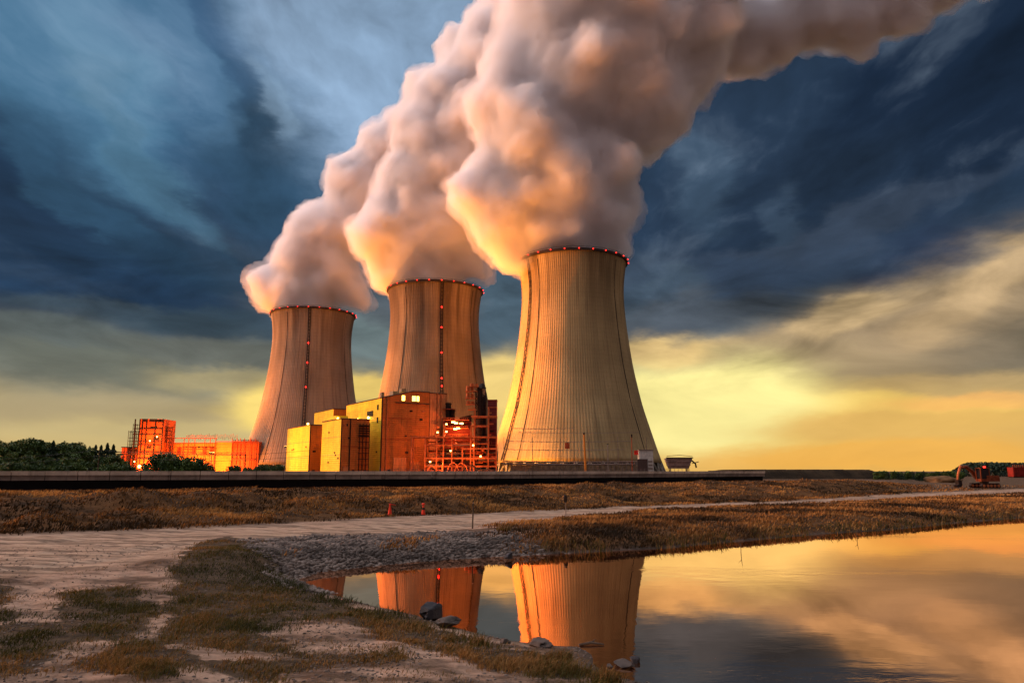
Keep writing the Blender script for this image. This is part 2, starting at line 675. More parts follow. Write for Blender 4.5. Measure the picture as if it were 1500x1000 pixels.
# ================================================================ steam
def steam_mat(name, density):
    m, t, p = material(name)
    t.n.remove(p)
    v = t.new('ShaderNodeVolumePrincipled')
    v.inputs['Color'].default_value = (0.98, 0.975, 0.985, 1)
    v.inputs['Density'].default_value = density
    v.inputs['Anisotropy'].default_value = 0.0
    t.l.new(v.outputs[0], t.n['Material Output'].inputs['Volume'])
    try:
        m.cycles.homogeneous_volume = True
    except Exception:
        pass
    return m


M_steam = steam_mat('steam_core', 0.2)
M_steam_mid = steam_mat('steam_middle', 0.09)
M_steam_thin = steam_mat('steam_edge', 0.035)
_ICO = {}


def ico_np(sub):
    if sub not in _ICO:
        bm = bmesh.new()
        bmesh.ops.create_icosphere(bm, subdivisions=sub, radius=1.0)
        v = np.array([x.co[:] for x in bm.verts])
        f = np.array([[x.index for x in q.verts] for q in bm.faces])
        bm.free()
        _ICO[sub] = (v, f)
    return _ICO[sub]


def plume(name, label, blobs, depth, mouth, seed, voxel=3.0):
    r_ = random.Random(seed)
    sph = []
    for b in blobs:
        px, py, rp = b[:3]
        dz = b[3] if len(b) > 3 else 0.0
        dep = depth + dz
        c = at_depth(px, py, dep)
        r = rp / F * dep * 0.88
        sph.append((c, r, 3))
        n1_ = 15
        for i in range(n1_):
            u = Vector((r_.gauss(0, 1), r_.gauss(0, 1), r_.gauss(0, 1))).normalized()
            r1 = r * r_.uniform(0.28, 0.48)
            c1 = c + u * (r * r_.uniform(0.72, 0.9))
            sph.append((c1, r1, 2))
            for j in range(5):
                w = (Vector((r_.gauss(0, 1), r_.gauss(0, 1), r_.gauss(0, 1))).normalized() + u * 0.7).normalized()
                r2 = r1 * r_.uniform(0.3, 0.5)
                sph.append((c1 + w * (r1 * 0.85), r2, 1))
    vs, fs, k = [], [], 0
    for c, r, s in sph:
        if r < 1.6:
            continue
        if c.z - r < 149.6:                      # nothing below the crown except what spills over it
            pass
        v, f = ico_np(s)
        vs.append(v * r + np.array(c[:]))
        fs.append(f + k)
        k += len(v)
    V_, F_ = np.vstack(vs), np.vstack(fs)

    def layer(nm, mat, vox, smooth, disp, shrink, parent=None):
        me = np_mesh(nm, V_, F_, 3)
        o = link_mesh(nm, me, mat, parent)
        md = o.modifiers.new('merge', 'REMESH')
        md.mode = 'VOXEL'
        md.voxel_size = vox
        md = o.modifiers.new('soften', 'SMOOTH')
        md.iterations = smooth
        for k_, (sz, st, mid) in enumerate(disp):
            tx = D2.textures.new('steam_curl', 'CLOUDS')
            tx.noise_scale = sz
            tx.noise_depth = 3
            md = o.modifiers.new('curl', 'DISPLACE')
            md.texture = tx
            md.texture_coords = 'LOCAL'
            md.strength = st
            md.mid_level = mid
        return o
    o = layer(name, M_steam_thin, 3.2, 6, ((22.0, 12.0, 0.40), (8.0, 7.0, 0.5), (3.5, 2.5, 0.5)), 0)
    tag(o, label, 'steam plume', 'steam plumes over the towers')
    layer('middle_steam', M_steam_mid, 3.4, 8, ((24.0, 13.0, 0.60), (9.0, 7.5, 0.55), (4.0, 2.5, 0.5)), 0, o)
    layer('dense_core', M_steam, 3.8, 10, ((28.0, 12.0, 0.85), (11.0, 8.0, 0.6), (5.0, 3.0, 0.5)), 0, o)
    return o


PL_R = [(838, 372, 60), (800, 350, 70), (762, 350, 45), (745, 300, 78), (872, 335, 52), (830, 285, 92), (718, 262, 52),
        (865, 245, 78), (790, 215, 96), (735, 165, 66), (755, 100, 62), (835, 120, 105), (925, 125, 95), (950, 175, 62, 10),
        (1005, 95, 62, 15), (900, 20, 118), (805, 20, 84), (1010, 15, 82), (955, -90, 120), (1085, -110, 110), (835, -80, 95),
        (1180, -200, 120), (1050, -220, 130), (912, 300, 38, 15), (905, 362, 26, 12), (690, 285, 44, -10), (742, 368, 34, -8)]
PL_M = [(637, 408, 50), (602, 388, 58), (566, 385, 40), (573, 330, 56), (640, 335, 72), (690, 385, 30), (608, 268, 60),
        (672, 255, 70), (620, 195, 54), (690, 185, 68), (645, 135, 44), (705, 100, 60), (735, 45, 56), (760, -20, 60),
        (705, 310, 60), (850, -60, 90), (960, -20, 80), (1040, 40, 70), (1092, 78, 46), (1135, 40, 58), (1192, 22, 58),
        (1250, 28, 55), (1312, 2, 62), (1372, -28, 55), (1430, -62, 60), (1160, -70, 80), (1290, -90, 90), (1420, -150, 90), (706, 398, 20), (545, 345, 42, -8)]
PL_L = [(459, 446, 42), (430, 428, 46), (396, 432, 32), (436, 378, 46), (490, 395, 46), (468, 333, 46), (520, 335, 50),
        (508, 268, 42), (545, 245, 46), (560, 210, 42), (592, 190, 42), (545, 300, 55), (630, 140, 46), (516, 428, 28), (534, 440, 18), (384, 415, 28), 
        (680, 80, 48), (722, 40, 46), (640, 220, 60)]
plume('steam_plume', 'widest billowing steam plume rising from the nearest cooling tower', PL_R, 547, None, 1)
plume('steam_plume', 'steam plume from the middle cooling tower, its trail running on to the upper right', PL_M, 640, None, 2)
plume('steam_plume', 'small steam plume over the farthest, leftmost cooling tower', PL_L, 735, None, 3)

# ================================================================ terrain
def vnoise(x, y, seed=0):
    """smooth value noise, vectorised"""
    xi, yi = np.floor(x).astype(np.int64), np.floor(y).astype(np.int64)
    fx, fy = x - xi, y - yi
    fx, fy = fx * fx * (3 - 2 * fx), fy * fy * (3 - 2 * fy)

    def h(a, b):
        n = (a * 374761393 + b * 668265263 + seed * 1442695041) & 0xffffffff
        n = ((n ^ (n >> 13)) * 1274126177) & 0xffffffff
        return ((n ^ (n >> 16)) & 0xffff) / 65535.0
    return (h(xi, yi) * (1 - fx) + h(xi + 1, yi) * fx) * (1 - fy) + (h(xi, yi + 1) * (1 - fx) + h(xi + 1, yi + 1) * fx) * fy


def fbm(x, y, oct=4, seed=0, rough=0.5):
    s, a, t = 0.0, 1.0, 0.0
    for i in range(oct):
        s = s + a * vnoise(x * 2 ** i + 17.3 * i, y * 2 ** i - 9.1 * i, seed + i)
        t += a
        a *= rough
    return s / t - 0.5


def poly_sd(x, y, poly):
    """signed distance to a polygon, negative inside"""
    P = np.array(poly, dtype=float)
    d = np.full(x.shape, 1e18)
    ins = np.zeros(x.shape, dtype=bool)
    n = len(P)
    for i in range(n):
        ax, ay = P[i]
        bx, by = P[(i + 1) % n]
        ex, ey = bx - ax, by - ay
        wx, wy = x - ax, y - ay
        tt = np.clip((wx * ex + wy * ey) / (ex * ex + ey * ey + 1e-12), 0, 1)
        d = np.minimum(d, (wx - ex * tt) ** 2 + (wy - ey * tt) ** 2)
        c = ((ay <= y) & (by > y)) | ((by <= y) & (ay > y))
        with np.errstate(divide='ignore', invalid='ignore'):
            xc = ax + (y - ay) * ex / (ey if ey else 1e-12)
        ins ^= c & (x < xc)
    return np.where(ins, -np.sqrt(d), np.sqrt(d))


def sstep(a, b, v):
    t = np.clip((v - a) / (b - a), 0, 1)
    return t * t * (3 - 2 * t)


def G(pts, z):
    return [tuple(at_z(px, py, z)[:2]) for px, py in pts]


POND = G([(425, 849), (480, 868), (540, 884), (600, 899), (650, 912), (700, 927), (745, 938), (800, 944), (845, 946),
          (866, 958), (868, 972), (890, 986), (945, 999)], 0.0)
POND += [(3.2, 9.6), (5.0, 7.4), (9.0, 5.0), (30.0, 3.0), (90.0, 14.0), (92.0, 62.0)]
POND += G([(1700, 748), (1500, 758), (1400, 766), (1300, 776), (1200, 782), (1100, 791), (1030, 797), (968, 803), (850, 809),
           (700, 816), (600, 823), (520, 831), (460, 838)], 0.0)
ROAD = G([(-700, 800), (-300, 792), (0, 783), (300, 771), (500, 763), (700, 752), (830, 744), (1000, 737), (1200, 730), (1320, 722), (1500, 716), (2100, 712),
          (2100, 717), (1500, 721), (1320, 728), (1200, 735), (1000, 743), (830, 755), (700, 769), (500, 786), (350, 797), (280, 812), (0, 836), (-700, 870)], 0.65)
GRAV = G([(352, 800), (420, 793), (520, 790), (640, 786), (740, 786), (800, 796), (960, 799), (975, 806), (850, 818), (600, 836), (458, 852), (415, 832)], 0.35)
PATCH = [G(p, 0.25) for p in (
    [(250, 850), (290, 806), (330, 797), (372, 802), (420, 836), (470, 860), (560, 880), (622, 898), (700, 925), (800, 944), (860, 962), (850, 984), (700, 968), (600, 936), (520, 905), (420, 900), (400, 960), (250, 955), (228, 900)],
    [(85, 880), (200, 862), (250, 900), (190, 948), (70, 960)],
    [(-60, 860), (14, 872), (16, 925), (-60, 930)],
    [(280, 1000), (320, 980), (430, 962), (585, 948), (600, 968), (430, 992), (420, 1030)],
    [(-60, 935), (60, 925), (95, 960), (70, 1010), (-60, 1020)],
    [(815, 985), (880, 975), (930, 995), (900, 1020), (815, 1012)],
    [(110, 985), (200, 960), (270, 965), (250, 1010), (120, 1015)])]
FOOT = [(-1.6, 22.0)] + sorted([(at_z(px, py, 0.65).x / at_z(px, py, 0.65).y, at_z(px, py, 0.65).y) for px, py in
                                ((0, 781), (300, 769), (500, 761), (700, 751), (830, 742), (1000, 735), (1200, 728), (1320, 720))])
CREST_L = [(-1.6, 4.0), (-0.7, 9.0), (0.0, 14.0), (0.25, 20.0), (0.52, 20.0)]
BARR = [(-1.6, 50.0), (-0.69, 65.0), (-0.05, 82.0), (0.33, 120.0), (0.6, 150.0)]


def height(x, y, masks=False):
    sd = poly_sd(x, y, POND)
    sdn = sd + 0.35 * fbm(x * 0.9, y * 0.9, 4, 3) * sstep(0.0, 4, np.abs(sd) + 2)
    near = sstep(27, 17, np.hypot(x, y)) * sstep(24, 20, y)
    k = 1.5 + 4.0 * near
    land = 0.62 * (1 - np.exp(-np.maximum(sdn, 0) / k))
    bed = -0.5 * (1 - np.exp(np.minimum(sdn, 0) / 1.6))
    h = np.where(sdn > 0, land, bed)
    away = sstep(0.1, 2.5, sd)
    h = h + away * (0.16 * fbm(x * 0.35, y * 0.35, 3, 5) + 0.07 * fbm(x * 1.6, y * 1.6, 4, 6) + 0.03 * fbm(x * 6, y * 6, 3, 8))
    # low mound at the pond's left tip
    m = at_z(345, 812, 0.7)
    h = h + 0.34 * sstep(0.2, 2.0, sd) * np.exp(-(((x - m.x) / 3.2) ** 2 + ((y - m.y) / 2.2) ** 2))
    u = np.where(y > 1, x / np.maximum(y, 1), np.sign(x) * 3)
    fy = np.interp(u, [a for a, b in FOOT], [b for a, b in FOOT])
    cl = np.interp(u, [a for a, b in CREST_L], [b for a, b in CREST_L])
    hb = np.interp(u, [-2, 0.30, 0.44, 0.525, 0.55], [1.0, 1.0, 1.0, 0.1, 0.0])
    t = y - fy + 2.2 * fbm(x * 0.16, y * 0.16, 3, 21) * np.clip(cl / 8, 0.5, 2)
    w = t / cl
    berm = sstep(0.0, 1.0, w)
    lump = fbm(x * 0.30, y * 0.30, 4, 12, 0.6)
    h = h + hb * berm + hb * 1.5 * lump * sstep(0, 0.25, w) * sstep(1.8, 0.9, w)
    by = np.interp(u, [a for a, b in BARR], [b for a, b in BARR])
    h = h - 0.42 * sstep(by - 16, by - 3, y) * sstep(0.5, 0.3, u)
    far = sstep(by - 3, by + 8, y)
    h = h * (1 - far) + (1.4 + 0.25 * fbm(x * 0.02, y * 0.02, 3, 30)) * far
    flat = sstep(0.5, 0.56, u) * sstep(70, 110, y)
    h = h * (1 - flat) + (0.75 + 0.65 * sstep(120, 260, y)) * flat
    rsd = poly_sd(x, y, ROAD)
    road = sstep(0.5, -0.5, rsd + 1.0 * fbm(x * 0.5, y * 0.5, 3, 41))
    rj = rsd + 0.25 * fbm(x * 0.3, y * 0.3, 3, 52)
    h = h - road * (0.06 + 0.055 * np.exp(-((rj + 1.15) / 0.22) ** 2) + 0.055 * np.exp(-((rj + 2.9) / 0.22) ** 2) + 0.03 * np.exp(-((rj + 4.4) / 0.2) ** 2))
    if not masks:
        return h
    gsd = poly_sd(x, y, GRAV)
    grav = sstep(0.6, -0.4, gsd + 1.2 * fbm(x * 0.6, y * 0.6, 3, 43))
    nb = 1.3 * fbm(x * 0.9, y * 0.9, 5, 44, 0.65)
    g = np.zeros_like(x)
    for p in PATCH:
        g = np.maximum(g, sstep(0.35, -0.45, poly_sd(x, y, p) + nb))
    # dry grass: everywhere beyond the road, and on the right bank between road and pond
    right = sstep(-0.03, 0.06, u + 0.10 * fbm(x * 0.3, y * 0.3, 3, 45)) * sstep(22, 26, y)
    strip = sstep(0.6, 1.6, sd) * sstep(1.2, 2.2, rsd) * sstep(21, 25, y) * sstep(-0.32, -0.22, u)
    right = np.maximum(right, strip * 0.8 * sstep(-0.1, 0.15, fbm(x * 0.5, y * 0.5, 4, 47)))
    dry = np.maximum(right, sstep(-0.5, 0.6, t)) * (1 - road)
    by = np.interp(u, [a for a, b in BARR], [b for a, b in BARR])
    dry = dry * (1 - 0.9 * sstep(by - 9, by - 3, y))
    dry = np.where(sd < 0.05, 0, dry)
    dry = dry * (1 - flat * 0.85)
    g = np.where(sd < 0.02, 0, g)
    grav = grav * (1 - dry * 0.8)
    return h, road, grav, g, dry, sd, far


# one sheet, rings round the viewpoint growing to the horizon
rr = [0.6]
while rr[-1] < 9:
    rr.append(rr[-1] + 0.25)
while rr[-1] < 150:
    rr.append(rr[-1] * 1.0065 + 0.004)
while rr[-1] < 30000:
    rr.append(rr[-1] * 1.06)
rr = np.array(rr)
aa = np.concatenate([np.linspace(-180, -46, 90, endpoint=False), np.linspace(-46, 46, 760, endpoint=False), np.linspace(46, 180, 90, endpoint=False)])
aa = np.radians(aa)
RR, AA = np.meshgrid(rr, aa, indexing='ij')
gx_, gy_ = RR * np.sin(AA), RR * np.cos(AA)
H_, m_road, m_grav, m_grass, m_dry, m_sd, m_far = height(gx_, gy_, True)
na = len(aa)
nr = len(rr)
vs = np.stack([gx_, gy_, H_], -1).reshape(-1, 3)
vs = np.vstack([vs, [[0, 0, float(H_[0].mean())]]])
ii = np.arange(nr - 1)[:, None] * na
jj = np.arange(na)[None, :]
j2 = (jj + 1) % na
quads = np.stack([ii + jj, ii + na + jj, ii + na + j2, ii + j2], -1).reshape(-1, 4)
cap = np.stack([np.full(na, nr * na), np.arange(na), (np.arange(na) + 1) % na, (np.arange(na) + 1) % na], -1)
quads = quads[:, ::-1]
me = np_mesh('ground', vs, quads, 4)


def point_attr(me, name, arr):
    a = me.attributes.new(name, 'FLOAT', 'POINT')
    v = np.asarray(arr, dtype=np.float32).ravel()
    if len(v) < len(me.vertices):
        v = np.append(v, np.zeros(len(me.vertices) - len(v), dtype=np.float32))
    a.data.foreach_set('value', v)


for nm, ar in (('road', m_road), ('gravel', m_grav), ('turf', m_grass), ('dry', m_dry), ('shore', np.clip(m_sd, -2, 4)), ('plain', np.clip(m_far + sstep(66, 84, gy_) * sstep(0.47, 0.53, gx_ / np.maximum(gy_, 1)), 0, 1) * (1 - m_road))):
    point_attr(me, nm, ar)
m, t, p = material('earth')
g = t.new('ShaderNodeTexCoord').outputs['Object']


def attr(t, n):
    a = t.new('ShaderNodeAttribute')
    a.attribute_name = n
    return a.outputs['Fac']


a_road, a_grav, a_turf, a_dry, a_shore = [attr(t, n) for n in ('road', 'gravel', 'turf', 'dry', 'shore')]
nA = t.noise(t.mapping(g, scale=(0.7, 1.3, 1)), 0.9, 6, 0.62)
nB = t.noise(g, 5.0, 5, 0.7)
nC = t.noise(t.mapping(g, rot=(0, 0, R(14)), scale=(0.12, 1.6, 1)), 1.6, 5, 0.6)      # wheel tracks, run along the road
vor = t.new('ShaderNodeTexVoronoi')
t.l.new(g, vor.inputs['Vector'])
vor.inputs['Scale'].default_value = 9.0
dirt = t.mix(t.rng(nA.outputs['Fac'], 0.36, 0.62), (0.40, 0.25, 0.17, 1), (0.09, 0.052, 0.032, 1))
dirt = t.mix(t.rng(nB.outputs['Fac'], 0.45, 0.75, 0, 0.6), dirt, (0.16, 0.10, 0.075, 1))
roadc = t.mix(t.rng(nC.outputs['Fac'], 0.42, 0.60), (0.42, 0.275, 0.185, 1), (0.17, 0.108, 0.072, 1))
gravc = t.mix(t.rng(vor.outputs['Distance'], 0.0, 0.5), (0.22, 0.17, 0.14, 1), (0.05, 0.04, 0.035, 1))
soil = t.mix(t.rng(nB.outputs['Fac'], 0.35, 0.65), (0.075, 0.045, 0.022, 1), (0.03, 0.02, 0.012, 1))
dryc = t.mix(t.rng(nA.outputs['Fac'], 0.35, 0.65), (0.11, 0.045, 0.012, 1), (0.035, 0.016, 0.005, 1))
c = t.mix(a_road, dirt, roadc)
c = t.mix(a_grav, c, gravc)
c = t.mix(t.math('MULTIPLY', a_dry, 0.95), c, dryc)
tm = t.rng(t.math('ADD', a_turf, t.math('MULTIPLY', t.math('SUBTRACT', nB.outputs['Fac'], 0.5), 0.8)), 0.25, 0.6, 0, 0.92)
c = t.mix(tm, c, soil)
wet = t.rng(a_shore, 0.5, -0.05, 0.0, 0.85)
c = t.mix(wet, c, (0.03, 0.02, 0.015, 1))
c = t.mix(attr(t, 'plain'), c, t.mix(t.rng(nA.outputs['Fac'], 0.4, 0.6), (0.13, 0.075, 0.045, 1), (0.06, 0.038, 0.022, 1)))
t.l.new(c, p.inputs['Base Color'])
t.l.new(t.math('SUBTRACT', 0.95, t.math('MULTIPLY', wet, 0.35)), p.inputs['Roughness'])
b = t.new('ShaderNodeBump')
b.inputs['Strength'].default_value = 0.9
b.inputs['Distance'].default_value = 0.12
hh = t.math('ADD', nB.outputs['Fac'], t.math('MULTIPLY', nC.outputs['Fac'], t.math('MULTIPLY', a_road, 1.5)))
hh = t.math('ADD', hh, t.math('MULTIPLY', nA.outputs['Fac'], 1.2))
t.l.new(hh, b.inputs['Height'])
t.l.new(b.outputs[0], p.inputs['Normal'])
ground = link_mesh('ground', me, m, smooth=True)
tag(ground, kind='structure')

# ---------------------------------------------------------------- pond water
m, t, p = material('pond_water')
p.inputs['Base Color'].default_value = (0.03, 0.014, 0.008, 1)
p.inputs['Specular IOR Level'].default_value = 0.5
p.inputs['Roughness'].default_value = 0.03
gl = t.new('ShaderNodeBsdfGlossy')
gl.inputs['Color'].default_value = (1.0, 0.64, 0.46, 1)
gl.inputs['Roughness'].default_value = 0.012
mx = t.new('ShaderNodeMixShader')
lw = t.new('ShaderNodeFresnel')
lw.inputs['IOR'].default_value = 2.6
t.l.new(t.rng(lw.outputs[0], 0.1, 0.8, 0.93, 1.0, 'LINEAR'), mx.inputs[0])
t.l.new(p.outputs[0], mx.inputs[1])
t.l.new(gl.outputs[0], mx.inputs[2])
t.l.new(mx.outputs[0], t.n['Material Output'].inputs['Surface'])
g = t.new('ShaderNodeTexCoord').outputs['Object']
b = t.new('ShaderNodeBump')
b.inputs['Strength'].default_value = 0.12
b.inputs['Distance'].default_value = 0.02
w1 = t.noise(t.mapping(g, scale=(1.0, 1.6, 1)), 1.1, 3, 0.5)
t.l.new(w1.outputs['Fac'], b.inputs['Height'])
wp = t.noise(t.mapping(g, scale=(0.4, 1.0, 1)), 0.12, 3, 0.6)
t.l.new(t.rng(wp.outputs['Fac'], 0.48, 0.66, 0.04, 0.35), b.inputs['Strength'])
b2_ = t.new('ShaderNodeBump')
b2_.inputs['Distance'].default_value = 0.008
w2 = t.noise(t.mapping(g, scale=(1.0, 2.2, 1)), 6.0, 3, 0.5)
t.l.new(w2.outputs['Fac'], b2_.inputs['Height'])
t.l.new(t.rng(wp.outputs['Fac'], 0.52, 0.7, 0.0, 0.35), b2_.inputs['Strength'])
t.l.new(b.outputs[0], b2_.inputs['Normal'])
t.l.new(b2_.outputs[0], gl.inputs['Normal'])
mb = MB()
mb.add([(-12, 3, 0), (110, -4, 0), (110, 90, 0), (-12, 60, 0)], [(0, 1, 2, 3)])
water = mb.build('pond_water', m)
tag(water, kind='structure')


# ================================================================ grass (thin blades, real geometry)
def hgt(x, y):
    return height(np.asarray(x, dtype=float), np.asarray(y, dtype=float))


def blade_mat(name, cols):
    m, t, p = material(name)
    a = attr(t, 'tint')
    c = t.ramp(a, [(i / (len(cols) - 1), tuple(q) + (1,)) for i, q in enumerate(cols)], 'LINEAR')
    t.l.new(c, p.inputs['Base Color'])
    p.inputs['Roughness'].default_value = 0.7
    p.inputs['Specular IOR Level'].default_value = 0.15
    tr = t.new('ShaderNodeBsdfTranslucent')
    t.l.new(c, tr.inputs['Color'])
    mx = t.new('ShaderNodeMixShader')
    mx.inputs[0].default_value = 0.3
    t.l.new(p.outputs[0], mx.inputs[1])
    t.l.new(tr.outputs[0], mx.inputs[2])
    t.l.new(mx.outputs[0], t.n['Material Output'].inputs['Surface'])
    return m


def blades(name, label, x, y, z, hh, ww, mat, lean=0.5, wind=(0.25, 0.0), tint=None):
    n = len(x)
    a = rng.uniform(0, 2 * np.pi, n)
    la = rng.uniform(0, 2 * np.pi, n)
    ll = hh * lean * rng.uniform(0.2, 1.0, n)
    lx, ly = np.cos(la) * ll + wind[0] * hh, np.sin(la) * ll + wind[1] * hh
    wx, wy = np.cos(a) * ww * 0.5, np.sin(a) * ww * 0.5
    zz = z - 0.02
    V = np.zeros((n, 5, 3))
    V[:, 0] = np.stack([x - wx, y - wy, zz], -1)
    V[:, 1] = np.stack([x + wx, y + wy, zz], -1)
    V[:, 2] = np.stack([x + lx * 0.35 + wx * 0.75, y + ly * 0.35 + wy * 0.75, zz + hh * 0.55], -1)
    V[:, 3] = np.stack([x + lx * 0.35 - wx * 0.75, y + ly * 0.35 - wy * 0.75, zz + hh * 0.55], -1)
    V[:, 4] = np.stack([x + lx, y + ly, zz + hh * (1 - 0.25 * lean)], -1)
    base = np.arange(n)[:, None] * 5
    T = np.stack([base + [0, 1, 2], base + [0, 2, 3], base + [3, 2, 4]], 1).reshape(-1, 3)
    me = np_mesh(name, V.reshape(-1, 3), T, 3)
    tt = rng.uniform(0, 1, n) if tint is None else tint
    point_attr(me, 'tint', np.repeat(tt, 5))
    o = link_mesh(name, me, mat)
    tag(o, label, 'grass', kind='stuff')
    return o


def scatter(n, r0, r1, a0, a1, pw=1.0):
    """more blades per square metre near the pond side, thinning with distance"""
    r = r0 * (r1 / r0) ** (rng.uniform(0, 1, n) ** pw)
    a = np.radians(rng.uniform(a0, a1, n))
    return r * np.sin(a), r * np.cos(a)


M_blade_dry = blade_mat('dry_grass', [(0.025, 0.014, 0.005), (0.09, 0.04, 0.012), (0.34, 0.14, 0.034), (0.55, 0.26, 0.07)])
M_blade_dark = blade_mat('meadow_grass', [(0.035, 0.036, 0.008), (0.09, 0.07, 0.016), (0.18, 0.09, 0.025), (0.32, 0.16, 0.05)])
# dry grass on the berm and the right bank
x, y = scatter(480000, 24, 150, -48, 46)
h, ro, gr, tu, dr, sd_, fa = height(x, y, True)
clump = fbm(x * 0.5, y * 0.5, 4, 60, 0.6)
k = (dr * (1 - fa) * (0.55 + 1.4 * clump) > rng.uniform(0, 0.75, len(x))) & (sd_ > 0.1)
x, y, h, clump = x[k], y[k], h[k], clump[k]
r_ = np.hypot(x, y)
tn = np.clip(0.42 + 2.4 * fbm(x * 0.22, y * 0.35, 5, 61, 0.65) + rng.normal(0, 0.16, len(x)), 0, 1)
blades('dry_grass', 'dry orange brown grass covering the berm and far bank', x, y, h,
       (0.10 + 0.24 * np.clip(clump + 0.3, 0, 1)) * rng.uniform(0.5, 1.3, len(x)), 0.012 + r_ * 0.0011, M_blade_dry, 0.6, (0.3, 0.05), tn)
# foreground turf in ragged patches
x, y = scatter(420000, 8.5, 30, -46, 30)
h, ro, gr, tu, dr, sd_, fa = height(x, y, True)
clump = fbm(x * 1.6, y * 1.6, 4, 62, 0.65)
k = (tu * (0.5 + 2.2 * clump) > rng.uniform(0, 0.8, len(x))) & (sd_ > 0.03)
x, y, h, clump = x[k], y[k], h[k], clump[k]
tn = np.clip(0.38 + 1.6 * fbm(x * 0.5, y * 0.5, 4, 63) + rng.normal(0, 0.2, len(x)) - 0.35 * sstep(1.8, 0.4, sd_[k]), 0, 1)
blades('turf_grass', 'low matted brown green grass in ragged patches on bare earth', x, y, h,
       (0.06 + 0.12 * np.clip(clump + 0.3, 0, 1) + 0.07 * sstep(1.6, 0.2, sd_[k])) * rng.uniform(0.5, 1.4, len(x)), 0.008 + np.hypot(x, y) * 0.0004, M_blade_dark, 0.9, (0.3, -0.1), tn)
# thin scattered weeds everywhere on the dirt
x, y = scatter(60000, 8.5, 34, -46, 30)
h, ro, gr, tu, dr, sd_, fa = height(x, y, True)
k = (fbm(x * 1.1, y * 1.1, 5, 64, 0.7) > 0.08) & (ro < 0.2) & (sd_ > 0.1) & (gr < 0.5)
x, y, h = x[k], y[k], h[k]
blades('sparse_weeds', 'thin scattered weeds on the bare earth', x, y, h, rng.uniform(0.03, 0.11, len(x)),
       0.006 + np.hypot(x, y) * 0.0004, M_blade_dark, 1.0, (0.2, 0))
# reeds and stalks at the water's edge of the far bank
x, y = scatter(60000, 24, 62, -14, 40)
h, ro, gr, tu, dr, sd_, fa = height(x, y, True)
k = (sd_ < 0.9) & (sd_ > -0.35) & (fbm(x * 0.6, y * 0.2, 3, 66) > -0.08) & (gr < 0.3)
x, y, h = x[k], y[k], h[k]
blades('reeds', 'dark reeds fringing the far edge of the pond', x, y, np.maximum(h, -0.05), rng.uniform(0.1, 0.4, len(x)),
       0.01 + np.hypot(x, y) * 0.0007, M_blade_dark, 0.5, (0.1, 0))

# ---------------------------------------------------------------- gravel and stones
ICO1 = ico_np(1)


def stone_field(name, label, x, y, z, r, mat, flat=0.6):
    v, f = ICO1
    n = len(x)
    sc = rng.uniform(0.6, 1.3, (n, 1, 3)) * np.array([1, 1, flat])
    jit = 1 + rng.uniform(-0.22, 0.22, (n, len(v), 1))
    V = v[None] * jit * sc * r[:, None, None]
    an = rng.uniform(0, 6.28, n)
    ca, sa = np.cos(an)[:, None], np.sin(an)[:, None]
    V = np.stack([V[..., 0] * ca - V[..., 1] * sa, V[..., 0] * sa + V[..., 1] * ca, V[..., 2]], -1)
    V += np.stack([x, y, z], -1)[:, None, :]
    F_ = (f[None] + (np.arange(n) * len(v))[:, None, None]).reshape(-1, 3)
    me = np_mesh(name, V.reshape(-1, 3), F_, 3)
    o = link_mesh(name, me, mat)
    tag(o, label, 'gravel', kind='stuff')
    return o


M_stone = simple_mat('grey_stone', (0.19, 0.145, 0.12), 0.85, var=0.7, scale=1.3)
x, y = scatter(110000, 20, 46, -30, 16)
h, ro, gr, tu, dr, sd_, fa = height(x, y, True)
k = (gr > rng.uniform(0.1, 0.9, len(x))) & (sd_ > -0.2)
x, y, h = x[k], y[k], h[k]
stone_field('gravel', 'grey broken stone on the sloping bank of the pond', x, y, h + 0.01, 0.018 + 0.09 * rng.uniform(0, 1, len(x)) ** 2.5, M_stone)
x, y = scatter(16000, 8.5, 30, -46, 30)
h, ro, gr, tu, dr, sd_, fa = height(x, y, True)
k = (sd_ > 0.0) & (fbm(x, y, 3, 70) > -0.05)
x, y, h = x[k], y[k], h[k]
stone_field('pebbles', 'small loose pebbles strewn on the bare earth', x, y, h + 0.004, rng.uniform(0.008, 0.03, len(x)), M_stone)

# boulders
M_rock_dark = simple_mat('dark_rock', (0.035, 0.032, 0.035), 0.55, var=0.5, scale=3.0, bump=0.6, bscale=6)
M_rock_pale = simple_mat('pale_rock', (0.085, 0.065, 0.055), 0.8, var=0.6, scale=3.0, bump=0.6, bscale=6)


def rock(px, py, z, size, label, mat, seed, flat=0.5):
    c = at_z(px, py, z)
    r_ = random.Random(seed)
    bm = bmesh.new()
    bmesh.ops.create_icosphere(bm, subdivisions=4, radius=1.0)
    off = Vector((seed * 3.1, seed * 7.7, 1.3))
    planes = [(Vector((r_.gauss(0, 1), r_.gauss(0, 1), r_.gauss(0, 0.8))).normalized(), r_.uniform(0.55, 0.85)) for _ in range(11)]
    for v in bm.verts:
        n = v.co.normalized()
        d = 1 + 0.35 * mnoise.noise(n * 1.2 + off) + 0.14 * mnoise.noise(n * 3.5 + off) + 0.05 * mnoise.noise(n * 9 + off)
        for pn, pc in planes:
            q = n.dot(pn) * d
            if q > pc:
                d *= pc / q
        d += 0.02 * mnoise.noise(n * 14 + off)
        v.co = Vector((n.x * d * size[0], n.y * d * size[1], n.z * d * size[2]))
    me = D2.meshes.new('rock')
    bm.to_mesh(me)
    bm.free()
    o = link_mesh('rock', me, mat, smooth=False)
    o.location = (c.x, c.y, z + size[2] * 0.35)
    o.rotation_euler = (0, 0, r_.uniform(0, 6))
    tag(o, label, 'rock', 'rocks at the pond edge')
    return o


